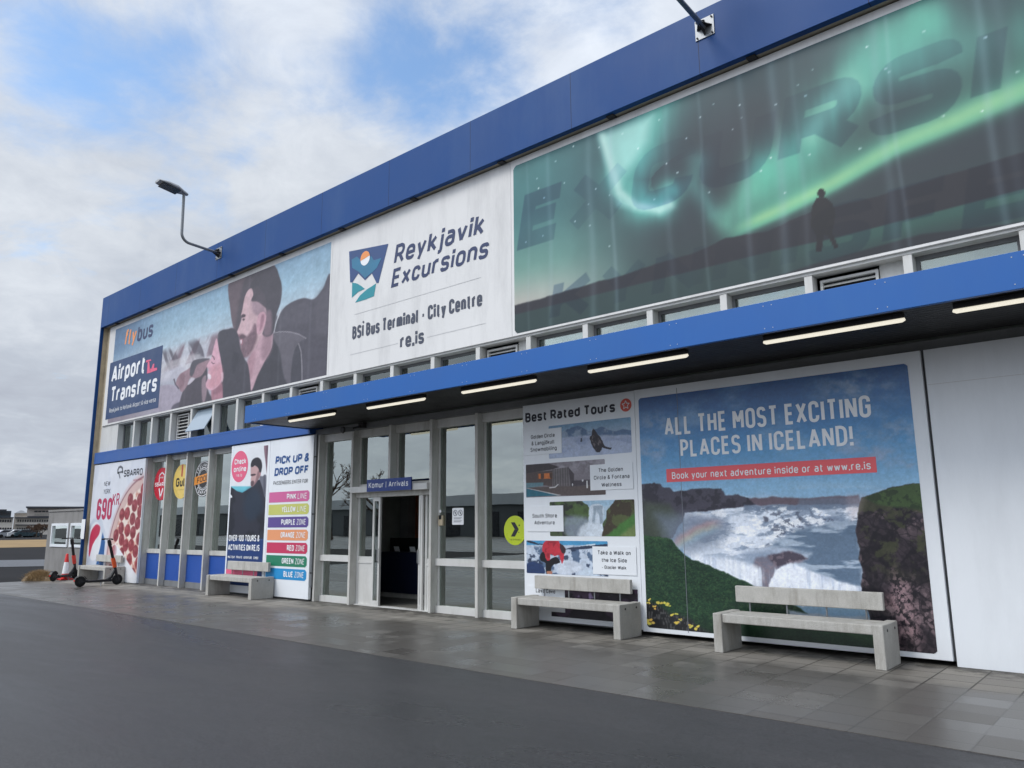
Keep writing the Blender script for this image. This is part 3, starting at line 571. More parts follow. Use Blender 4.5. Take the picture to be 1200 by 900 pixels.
MB().box(XL, -27.645, YP+0.102, YG+0.058, -0.02, zpb-0.002).box(-27.644, -27.42, YF+0.018, YG+0.058, 4.13, zpb-0.002).box(-27.644, -27.52, YF+0.018, YG+0.058, -0.02, 4.13).build('concrete_strip', M['beige'], B)
k = -26.6
while k < XR:
    MB().box(k-0.07, k+0.07, YP+0.06, YP+0.185, zpb-0.025, zpb-0.002).build('bracket', M['darkgrey'], B); k += 2.51
MB().box(-27.42, XR, YG+0.03, YG+0.2, 5.08, 9.2).build('upper_wall', M['lintel'], B)
# strip of windows between band and billboards
FX = [-1.035-1.2565*i for i in range(-5, 21)]
for fx in FX:
    MB().box(fx, fx+0.11, YF, YG, 4.135, 4.985).build('fin', M['alu2'], B, 0.006)
MB().box(-27.42, FX[-1], YF+0.001, YG, 4.135, 4.985).build('fin', M['alu2'], B, 0.004)
MB().box(-27.42, XR, YF-0.002, YG+0.02, 4.99, 5.03).build('strip_head', M['alu2'], B)
MB().box(-27.42, XR, YF+0.07, YG+0.05, 4.06, 4.134).build('strip_sill', M['alu2'], B)
def louvre(parent, x0, x1, z0, z1, y, n=7):
    f = MB(); w = 0.035
    f.box(x0, x0+w, y-0.03, y+0.03, z0, z1).box(x1-w, x1, y-0.03, y+0.03, z0, z1).box(x0+w, x1-w, y-0.03, y+0.03, z0, z0+w).box(x0+w, x1-w, y-0.03, y+0.03, z1-w, z1)
    o = f.build('louvre', M['alu2'], parent)
    s = MB(); h = (z1-z0-2*w)/n
    for i in range(n):
        zc = z0+w+h*(i+0.5); s.obox(((x0+x1)/2, y, zc), ((x1-x0)/2-w, 0, 0), (0, 0.03, 0.022*0.8), (0, -0.003, 0.005))
    s.build('blades', M['alu2'], o); MB().box(x0+w, x1-w, y+0.035, y+0.04, z0+w, z1-w).build('backing', M['darkgrey'], o)
blm = [mat('strip_blind_'+n, c, 0.8, 0, 0.12, 1.5) for n, c in (('a', (176, 184, 176)), ('b', (150, 158, 154)), ('c', (196, 204, 204)))]
edges = sorted(FX)+[XR]
edges = [-27.1]+edges
for i in range(len(edges)-1):
    a = edges[i]+0.112 if i else -27.36; b = edges[i+1]-0.002
    if b-a < 0.3: continue
    mid = (a+b)/2
    lou = any(abs(mid-c) < 0.4 for c in (-21.8, -15.45, -9.2, -2.9))
    if lou:
        wfrac = 0.62 if mid < -16 else 0.66
        louvre(B, a+0.05, a+0.05+(b-a)*wfrac, 4.17, 4.93, YG-0.02)
        box('infill_panel', M['alu2'], B, a+0.06+(b-a)*wfrac, b, YG-0.01, YG+0.02, 4.135, 4.99); continue
    fr = MB(); w = 0.045
    fr.box(a, a+w, YG-0.02, YG+0.03, 4.135, 4.99).box(b-w, b, YG-0.02, YG+0.03, 4.135, 4.99).box(a+w, b-w, YG-0.02, YG+0.03, 4.135, 4.18).box(a+w, b-w, YG-0.02, YG+0.03, 4.93, 4.99)
    win = fr.build('window', M['lintel'], B)
    box('pane', M['glass2'], win, a+w, b-w, YG, YG+0.012, 4.18, 4.93)
    box('blind', blm[i % 3], win, a+w, b-w, YG+0.10, YG+0.11, 4.12, 4.98)
    if abs(mid-(-20.6)) < 0.4:      # one casement stands open, hinged at its top
        c, s = math.cos(R(28)), math.sin(R(28)); h = 0.36
        top = Vector((mid, YG-0.04, 4.93)); cen = top+Vector((0, -s*h, -c*h))
        MB().obox(cen, ((b-a)/2-0.03, 0, 0), (0, c*0.012, -s*0.012), (0, s*h, c*h)).build('open_casement', mat('casement_glass', (150, 165, 178), 0.12, 0, 0.05, 1, spec=0.8), win)
# blue band over the lower left windows
MB().box(-27.48, -15.02, YF-0.12, YG+0.05, 3.75, 4.06).box(-27.48, -15.02, YF-0.12, YF+0.068, 4.06, 4.128).build('fascia_band', M['blue'], B, 0.006)
# lower left windows
LF = [-23.70, -22.45, -21.19, -19.93]
for fx in LF+[-18.67]:
    MB().box(fx, fx+0.07, YF, YG+0.04, -0.02, 3.745).build('fin', M['alu'], B, 0.005)
for i, fx in enumerate(LF):
    a = fx+0.072; b = (LF+[-18.67])[i+1]-0.002
    fr = MB(); w = 0.04
    fr.box(a, b, YG-0.06, YG+0.03, 3.60, 3.745).box(a, b, YG-0.06, YG+0.05, 0.90, 1.02).box(a, a+w, YG-0.02, YG+0.03, 1.02, 3.60).box(b-w, b, YG-0.02, YG+0.03, 1.02, 3.60)
    win = fr.build('window', M['alu'], B)
    box('pane', M['glassm'], win, a+w, b-w, YG, YG+0.012, 1.02, 3.60)
    box('sill_panel', M['bluepanel'], B, a, b, YG-0.03, YG+0.02, 0.16, 0.898)
    box('plinth', M['lintel'], B, a, b, YG-0.05, YG+0.04, -0.02, 0.158)
# wall behind the boards
MB().box(-27.52, -23.72, YF+0.02, YG+0.06, -0.02, 3.745).build('wall', M['lintel'], B)
MB().box(-18.59, -15.02, YF+0.02, YG+0.06, -0.02, 3.745).build('wall', M['lintel'], B)
MB().box(-8.45, XR, YF+0.02, YG+0.06, 0.05, 3.72).build('wall', M['lintel'], B)
MB().box(-15.0, XR, YF+0.03, YG+0.06, 3.725, 3.848).build('lintel', M['lintel'], B)
MB().box(-2.16, XR, YF-0.05, YF+0.018, 0.0, 3.72).build('wall_panel', M['white'], B, 0.003)
box('panel_seam', M['ink_line'], B, -2.15, XR, YF-0.0525, YF-0.0505, 3.28, 3.286)
# entrance: fins, panes, doors
EF = [-14.86, -13.60, -11.09, -9.85, -8.62]
def entrance_fin(fx, z0):
    MB().box(fx, fx+0.07, YF, YG+0.04, z0, 3.72).build('fin', M['alu'], B, 0.005)
for fx in EF: entrance_fin(fx, 0.0)
entrance_fin(-12.345, 2.47)
MB().box(-15.02, -14.862, YF+0.05, YG+0.05, 0.0, 3.72).build('jamb', M['lintel'], B)
def lower_pane(a, b, back=None):
    fr = MB(); w = 0.045
    fr.box(a, b, YG-0.07, YG+0.03, 0.0, 0.13).box(a, b, YG-0.09, YG+0.03, 0.88, 1.01).box(a, b, YG-0.07, YG+0.03, 3.55, 3.72)
    for q in (a, b-w): fr.box(q, q+w, YG-0.02, YG+0.03, 0.13, 0.88).box(q, q+w, YG-0.02, YG+0.03, 1.01, 3.55)
    win = fr.build('window', M['alu2'], B)
    box('pane', M['glassm'], win, a+w, b-w, YG, YG+0.012, 1.01, 3.55); box('pane', M['glassm'], win, a+w, b-w, YG, YG+0.012, 0.13, 0.88)
    if back: box('frosted_panel', back, win, a+w, b-w, YG+0.02, YG+0.03, 0.13, 0.88)
    return win
wa = lower_pane(-14.788, -13.602, mat('frosted_green', (150, 172, 164), 0.6, 0, 0.1, 1)); lower_pane(-11.018, -9.852, mat('frosted_grey', (84, 98, 104), 0.6, 0, 0.2, 1)); lower_pane(-9.778, -8.622, mat('frosted_blue', (56, 80, 104), 0.6, 0, 0.15, 1))
box('blind', mat('pane_blind', (140, 150, 144), 0.8, 0, 0.1, 1), wa, -14.74, -13.65, YG+0.06, YG+0.07, 1.01, 3.55)
for a, b in ((-13.528, -12.347), (-12.273, -11.092)):
    fr = MB(); w = 0.045
    fr.box(a, b, YG-0.07, YG+0.03, 3.55, 3.72).box(a, a+w, YG-0.02, YG+0.03, 2.47, 3.55).box(b-w, b, YG-0.02, YG+0.03, 2.47, 3.55).box(a+w, b-w, YG-0.02, YG+0.03, 2.47, 2.53)
    win = fr.build('window', M['alu'], B); box('pane', M['glassm'], win, a+w, b-w, YG, YG+0.012, 2.53, 3.55)
MB().box(-13.528, -11.092, YF-0.06, YG+0.04, 2.34, 2.468).build('transom', M['alu2'], B, 0.006)
MB().box(-13.528, -11.092, YG-0.10, YG+0.06, 2.24, 2.338).build('door_track', M['alu'], B, 0.004)
for a, b in ((-13.528, -12.95), (-11.38, -11.092)):
    fr = MB(); w = 0.06
    fr.box(a, a+w, YG-0.03, YG+0.03, 0, 2.238).box(b-w, b, YG-0.03, YG+0.03, 0, 2.238).box(a+w, b-w, YG-0.02, YG+0.02, 0.0, 1.0).box(a+w, b-w, YG-0.035, YG-0.02, 0.86, 0.90)
    d = fr.build('side_light', M['alu2'], B, 0.002); box('pane', M['glassm'], d, a+w, b-w, YG, YG+0.01, 1.0, 2.238)
for a, b, hx in ((-12.94, -12.70, -12.73), (-11.50, -11.39, -11.49)):
    fr = MB(); w = 0.05
    fr.box(a, a+w, YG-0.09, YG-0.04, 0.012, 2.235).box(b-w, b, YG-0.09, YG-0.04, 0.012, 2.235).box(a+w, b-w, YG-0.09, YG-0.04, 0.012, 0.12).box(a+w, b-w, YG-0.09, YG-0.04, 2.15, 2.235)
    d = fr.build('door', M['alu2'], B, 0.002)
    if b-a > 0.15: box('pane', M['glassm'], d, a+w, b-w, YG-0.07, YG-0.06, 0.12, 2.15)
    MB().tube([(hx, YG-0.10, 0.9), (hx, YG-0.12, 0.92), (hx, YG-0.12, 1.15), (hx, YG-0.10, 1.17)], 0.012, 8).build('handle', M['steel'], d)
box('threshold', M['alu2'], B, -13.5, -11.1, YG-0.10, YG+0.05, 0.001, 0.02)
box('wood_panel', M['wood'], B, -14.6, -13.5, 13.1, 13.198, 0.4, 3.0)
box('wood_panel', mat('pale_panel', (150, 150, 150), 0.6), B, -14.95, -14.64, 12.9, 13.198, 0.4, 3.0)
# canopy
YC = 8.57
CX0 = -15.1
cn = MB().box(CX0, XR, YC, YC+0.06, 3.85, 4.225).box(CX0, CX0+0.06, YC+0.06, YF-0.13, 3.85, 4.225).build('canopy_fascia', M['blue2'], B, 0.004)
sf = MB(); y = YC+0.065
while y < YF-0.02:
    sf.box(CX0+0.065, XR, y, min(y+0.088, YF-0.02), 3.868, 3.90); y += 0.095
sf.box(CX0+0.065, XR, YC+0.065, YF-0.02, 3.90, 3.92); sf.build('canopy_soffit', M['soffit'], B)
MB().box(CX0+0.065, XR, YC+0.065, YF-0.002, 4.12, 4.16).build('canopy_roof', M['lintel'], B)
rv = MB(); q = -14.7
while q < 0:                        # pairs of pale rivet heads along the fascia
    for dx in (-0.05, 0.05):
        for z in (3.90, 4.175): rv.lathe([(0.006, -0.0015), (0.005, -0.003)], 8, (q+dx, YC, z), 'y')
    q += 1.255
rv.build('rivets', M['alu2'], B)

# ------------------------------------------------------------------ lamps under the canopy
em = bpy.data.materials.new('tube_diffuser'); em.use_nodes = True
_b = em.node_tree.nodes['Principled BSDF']; _b.inputs['Base Color'].default_value = (0.8, 0.78, 0.7, 1); _b.inputs['Emission Color'].default_value = (1.0, 0.93, 0.76, 1); _b.inputs['Emission Strength'].default_value = 0.75
def tube_lamp():
    t = thing('tube_lamp', 'x', 'lamp', (0, 0, 0), 0, 'tube lamps under the canopy')
    MB().box(-0.78, 0.78, -0.045, 0.045, -0.055, 0.0).build('housing', M['darkgrey'], t, 0.006)
    MB().tube([(-0.79, 0, -0.066), (-0.76, 0, -0.074), (0.76, 0, -0.074), (0.79, 0, -0.066)], [0.016, 0.026, 0.026, 0.016], 12).build('diffuser', em, t, 0, True)
    return t
lp = tube_lamp()
for i, (xc, lab) in enumerate(((-12.98, 'lit tube lamp under the canopy, nearest the left end over the zone board'), (-10.41, 'lit tube lamp under the canopy in front of the glazing right of the door'),
        (-7.94, 'lit tube lamp under the canopy above the Best Rated Tours heading'), (-5.39, 'lit tube lamp under the canopy above the left half of the waterfall poster'),
        (-2.79, 'lit tube lamp under the canopy above the right half of the waterfall poster'), (-0.75, 'lit tube lamp under the canopy at the right edge of the photo, cut off'))):
    o = lp if i == 0 else copy_tree(lp); o.location = (xc, 8.82, 3.866); o['label'] = lab

# ------------------------------------------------------------------ billboards on the upper storey
PR = printmat('printed_vinyl', 0.42, 0.4)
PRG = printmat('printed_gloss', 0.28, 0.5)
YB = 10.26
ZB0, ZB1 = 5.03, 8.478
def board(name, label, cat, x0, x1, z0, z1, yf, thick, mt, pname='panel', bev=0.004):
    t = thing(name, label, cat, ((x0+x1)/2, yf+thick, z0)); MB().box(x0, x1, yf, yf+thick, z0, z1).build(pname, mt, t, bev); return t
c1 = zoomed(90, 290, 1200/310)
bb1 = board('billboard', 'wide billboard of a smiling couple with Airport Transfers panel', 'billboard', -27.31, -14.50, ZB0, ZB1, YB, 0.10, M['vinyl'])
def paint_couple(cv, px, py, U, V, X, Z):
    x, y = (px-190)*5, (py-300)*5
    wv = fbm(X*4, Z*4, 61, 3)-0.5
    cv.c[:] = ramp3(1-V, [(0, (132, 166, 190)), (0.2, (150, 182, 200)), (0.38, (176, 196, 208)), (0.46, (190, 192, 200)), (0.62, (188, 186, 196)), (1, (164, 158, 170))])
    cv.mix((74, 104, 140), smooth(0.34, 0.0, U)*smooth(0.45, 0.9, V)*0.85)
    cv.mix((120, 104, 112), smooth(0.34, 0.05, U)*smooth(0.66, 0.5, V)*0.65)
    # out of focus ridge and surf
    band = smooth(0.36, 0.42, V)*smooth(0.62, 0.55, V)
    st_ = fbm(X*1.9-Z*1.5, Z*0.7, 3, 3); cv.mix((112, 86, 96), band*smooth(0.48, 0.62, st_)*0.75); cv.mix((70, 64, 74), band*smooth(0.56, 0.68, fbm(X*2.3+Z*1.8+4, Z*0.6, 9, 3))*0.75)
    cv.mix((216, 214, 216), smooth(0.28, 0.36, V)*smooth(0.50, 0.44, V)*smooth(0.4, 0.6, fbm(X*0.9, Z*4, 8, 4))*0.55)
    cv.mix((158, 166, 176), smooth(0.30, 0.24, V)*smooth(0.1, 0.2, V)*0.6)
    def P(pts, col, s=3, a=1.0): cv.mix(col, poly(x, y, spl(pts), s)*a)
    P([(-20, 775), (60, 755), (105, 790), (128, 860), (110, 930), (-40, 930)], (164, 154, 168), 8); P([(60, 880), (110, 855), (150, 880), (120, 930), (60, 930)], (86, 80, 92), 6)
    # rock at the right with its pale edge
    P([(990, 135), (940, 195), (890, 252), (830, 246), (760, 270), (705, 315), (672, 390), (650, 470), (660, 800), (990, 760)], (74, 70, 79), 5)
    P([(900, 260), (990, 170), (990, 420), (940, 470), (890, 420)], (84, 80, 88), 24, 0.8); P([(700, 340), (780, 280), (850, 270), (860, 380), (760, 420), (690, 420)], (88, 84, 93), 26, 0.6)
    d, _ = polyline(x, y, [(694, 316), (668, 390), (654, 450)]); cv.mix((206, 208, 212), smooth(5, 1.5, d)*0.85)
    # raised hand with the dark hat
    P([(390, 160), (470, 120), (560, 85), (660, 55), (640, 150), (560, 200), (500, 260), (474, 340), (450, 420), (430, 440), (412, 400), (398, 300)], (98, 82, 88), 4); P([(500, 110), (650, 60), (640, 150), (540, 190), (500, 240), (480, 320), (440, 440), (430, 420), (450, 280)], (72, 65, 72), 12, 0.9)
    # man: jacket, hood, neck
    P([(640, 540), (655, 458), (720, 446), (790, 458), (838, 482), (805, 515), (790, 600), (790, 860), (500, 870), (500, 640), (560, 640)], (56, 54, 61), 4)
    P([(652, 458), (740, 444), (836, 478), (806, 508), (776, 556), (760, 650), (752, 760), (712, 700), (690, 560), (662, 500)], (94, 89, 97), 7); P([(776, 560), (800, 520), (816, 570), (820, 760), (758, 780), (760, 650)], (62, 60, 68), 5)
    for L_ in ([(652, 450), (700, 443), (750, 445), (800, 458), (842, 482)], [(800, 514), (814, 560), (819, 640), (820, 760)]): d, _ = polyline(x, y, L_); cv.mix((158, 152, 158), smooth(4.5, 1, d)*0.8)
    P([(548, 500), (585, 440), (642, 430), (640, 540), (604, 612), (560, 700), (522, 790), (506, 720), (500, 630), (520, 575)], (196, 158, 168), 5); P([(600, 460), (645, 430), (640, 545), (600, 610), (580, 560)], (150, 118, 128), 16, 0.8); P([(500, 600), (545, 560), (540, 640), (520, 720), (504, 690)], (166, 124, 134), 12, 0.7)
    # head
    P([(655, 60), (690, 128), (702, 190), (694, 270), (668, 350), (650, 450), (600, 470), (560, 400), (520, 300), (500, 220), (520, 170), (560, 110)], (66, 61, 68), 4)
    P([(524, 190), (500, 206), (482, 250), (471, 310), (463, 345), (466, 368), (452, 412), (435, 456), (442, 470), (458, 476), (457, 500), (463, 528), (455, 560), (466, 586), (494, 590), (524, 568), (548, 530), (580, 470), (606, 400), (612, 340), (600, 296), (560, 268), (524, 262), (534, 226)], (202, 168, 172), 3)
    P([(526, 262), (560, 266), (600, 298), (612, 345), (560, 350), (530, 320)], (152, 126, 136), 14, 0.85); P([(610, 330), (640, 330), (640, 450), (600, 470), (594, 420)], (130, 104, 114), 12, 0.8)
    P([(534, 196), (560, 180), (600, 230), (610, 300), (560, 268), (524, 262), (540, 228)], (74, 66, 73), 7)
    beard = poly(x, y, spl([(446, 470), (470, 456), (494, 470), (520, 440), (540, 396), (556, 420), (556, 480), (536, 540), (496, 594), (466, 588), (456, 558), (464, 526), (470, 500), (458, 488)]), 10); cv.mix((98, 72, 82), beard*(0.62+0.4*fbm(X*14, Z*14, 3, 3)))
    P([(452, 468), (474, 460), (492, 472), (470, 486), (456, 482)], (84, 62, 70), 5, 0.8); P([(459, 490), (470, 486), (472, 506), (464, 522)], (168, 96, 112), 2.5, 0.8); P([(459, 494), (467, 492), (466, 512), (461, 514)], (228, 214, 220), 2, 0.9)
    P([(464, 350), (474, 340), (488, 344), (486, 356), (468, 362)], (70, 54, 62), 3); P([(470, 370), (480, 366), (485, 372), (476, 380)], (58, 46, 54), 2.5, 0.9); P([(440, 462), (452, 458), (458, 468), (446, 472)], (150, 104, 118), 3, 0.8)
    P([(480, 390), (520, 380), (530, 430), (490, 450), (470, 430)], (212, 176, 182), 16, 0.5)
    P([(578, 330), (598, 328), (608, 350), (604, 392), (590, 430), (570, 460), (556, 448), (554, 400), (562, 350)], (200, 154, 166), 2.5); P([(584, 345), (598, 346), (596, 386), (580, 430), (570, 436), (576, 390)], (140, 98, 112), 5, 0.7)
    # woman: arm and hand, hair, face
    P([(118, 800), (150, 752), (230, 690), (262, 640), (268, 780), (300, 850), (300, 930), (110, 930)], (70, 63, 71), 5)
    P([(80, 745), (104, 694), (160, 656), (182, 616), (226, 604), (278, 604), (262, 650), (232, 700), (196, 716), (164, 716), (146, 760), (116, 798), (96, 770)], (150, 120, 128), 4); P([(162, 690), (168, 640), (186, 612), (240, 600), (278, 603), (236, 622), (204, 640), (184, 690), (172, 706)], (78, 74, 82), 4); P([(150, 750), (172, 712), (190, 722), (160, 752)], (206, 196, 204), 3, 0.9)
    P([(104, 700), (130, 690), (130, 750), (104, 780)], (122, 92, 100), 8, 0.7); d, _ = polyline(x, y, [(70, 722), (78, 752), (96, 776)]); cv.mix((76, 66, 78), smooth(6, 2, d)*0.9)
    P([(232, 730), (256, 700), (258, 745), (264, 778), (250, 850), (236, 850)], (142, 120, 128), 5)
    P([(328, 460), (350, 436), (385, 428), (418, 424), (446, 462), (456, 530), (480, 596), (506, 650), (520, 800), (510, 880), (320, 900), (330, 800), (352, 720), (345, 620), (328, 540)], (60, 57, 65), 4); P([(420, 560), (450, 580), (440, 640), (416, 690), (410, 620)], (46, 44, 52), 8, 0.7)
    P([(290, 776), (345, 740), (352, 850), (300, 870)], (172, 120, 132), 4); P([(300, 790), (350, 740), (350, 790), (310, 812)], (130, 88, 100), 10, 0.7)
    P([(320, 484), (306, 520), (296, 560), (288, 596), (272, 624), (261, 646), (272, 664), (268, 684), (272, 700), (266, 722), (256, 748), (262, 774), (290, 786), (326, 764), (352, 720), (354, 680), (344, 612), (332, 545)], (214, 164, 178), 3)
    P([(290, 650), (345, 640), (352, 720), (320, 764), (270, 770), (280, 720)], (204, 144, 154), 16, 0.75); P([(268, 690), (286, 700), (284, 722), (270, 718)], (232, 218, 224), 2, 0.95); d, _ = polyline(x, y, [(292, 584), (302, 592), (306, 606)]); cv.mix((76, 56, 68), smooth(4, 1.5, d)*0.9); d, _ = polyline(x, y, [(290, 622), (298, 632), (306, 630)]); cv.mix((70, 52, 62), smooth(3.5, 1.5, d)*0.9)
    P([(346, 690), (358, 684), (358, 720), (350, 740)], (224, 186, 196), 3, 0.8)
    cv.mix((150, 158, 172), np.full(X.shape, 0.07)); cv.mul(0.90+0.2*fbm(X*9, Z*11, 33, 4, 0.75)); cv.mul(0.95+0.1*fbm(X*1.3, Z*6, 2, 4))
    for k_, bx in enumerate((-25.9, -24.6, -23.2, -21.5, -19.7, -18.2, -16.6, -15.3)): cv.mix((214, 220, 226), np.exp(-((X-bx)/0.05)**2)*0.07)
picture('picture', bb1, PR, -26.83, -14.56, 5.085, 8.33, YB-0.003, 460, 150, paint_couple)
pb = MB(); a, b = wp(*c1(130, 782), YB), wp(*c1(392, 443), YB); rect(pb, a.x, b.x, a.z, b.z, YB-0.006); pb.build('title_panel', M['ink_panel'], bb1)
t1 = MB(); fit(t1, 'Airport', c1, (155, 618), (158, 540), (307, 568), YB-0.010, bold=0.04, shear=0.05)
fit(t1, 'Transfers', c1, (150, 708), (153, 637), (360, 650), YB-0.010, bold=0.04, shear=0.05)
fit(t1, 'Reykjavik to Keflavik Airport & vice versa', c1, (147, 750), (148, 731), (357, 700), YB-0.010); t1.build('lettering', M['ink_white'], bb1)
t1 = MB(); fit(t1, 'fly', c1, (213, 452), (218, 380), (266, 425), YB-0.008, bold=0.03, shear=0.15); t1.build('lettering', M['ink_orange'], bb1)
t1 = MB(); fit(t1, 'bus', c1, (272, 430), (274, 360), (342, 402), YB-0.008, bold=0.03, shear=0.08); t1.build('lettering', M['ink_navy'], bb1)
lg = MB()
for pts in ([(318, 572), (322, 520), (329, 518), (332, 568)], [(313, 522), (338, 513), (336, 507), (316, 512)], [(332, 568), (364, 556), (364, 545), (333, 550)], [(338, 550), (346, 528), (352, 527), (350, 547)]): flat(lg, c1, pts, YB-0.010)
lg.build('airport_emblem', M['ink_pink'], bb1)

c2 = zoomed(370, 180, 900/280)
bb2 = board('billboard', 'white billboard lettered Reykjavik Excursions with mountain logo', 'billboard', -14.495, -8.87, ZB0, ZB1, YB, 0.10, M['vinyl'])
Y2 = YB-0.005
t2 = MB(); fit(t2, 'Reykjavik', c2, (293, 417), (303, 342), (630, 305), Y2, bold=0.03, shear=0.2); fit(t2, 'Excursions', c2, (283, 503), (293, 432), (646, 395), Y2, bold=0.03, shear=0.2); t2.build('lettering', M['ink_navy'], bb2)
t2 = MB(); fit(t2, 'BSÍ Bus Terminal - City Centre', c2, (137, 697), (138, 648), (627, 578), Y2, bold=0.042); fit(t2, 're.is', c2, (317, 733), (317, 680), (407, 716), Y2, bold=0.042); t2.build('lettering', mat('ink_slate', (66, 72, 88), 0.5), bb2)
c2b = zoomed(400, 260, 818/100)
lg = MB(); flat(lg, c2b, [(74, 284), (450, 210), (356, 586), (338, 588), (292, 494), (226, 560), (162, 494), (106, 580), (84, 580)], Y2); lg.build('logo_sky', mat('logo_navy', (42, 72, 122), 0.45), bb2)
lg = MB(); flat(lg, c2b, [(98, 362), (150, 332), (190, 372), (226, 420), (262, 380), (284, 324), (312, 368), (386, 345), (340, 440), (300, 480), (226, 540), (170, 480), (104, 440)], Y2-0.003); lg.build('logo_ridge', mat('logo_mid_teal', (44, 116, 150), 0.45), bb2)
lg = MB(); q = wp(*c2b(232, 350), YB); rr_ = abs(wp(*c2b(232, 284), YB).z-wp(*c2b(232, 418), YB).z)/2
disc(lg, q.x, q.z, rr_, rr_, Y2-0.006); lg.build('logo_moon', M['ink_white'], bb2)
lg = MB(); lg.sheet([(q.x+rr_*math.cos(R(10+180*i/20)), Y2-0.009, q.z+rr_*math.sin(R(10+180*i/20))) for i in range(21)]); lg.build('logo_sun', M['ink_orange'], bb2)
lg = MB(); flat(lg, c2b, [(104, 582), (150, 590), (196, 618), (224, 642), (160, 672), (100, 728)], Y2); flat(lg, c2b, [(132, 774), (178, 706), (240, 650), (300, 612), (332, 590), (312, 712), (220, 748)], Y2); lg.build('logo_fields', M['ink_teal'], bb2)
sm = MB()
for (a, b) in (((147, 605), (622, 467)), ((130, 760), (310, 712)), ((420, 690), (640, 640))):
    p, q = wp(*c2(*a), YB), wp(*c2(*b), YB); zc = (p.z+q.z)/2; rect(sm, p.x, q.x, zc-0.006, zc+0.006, Y2)
sm.build('seam', M['ink_line'], bb2)

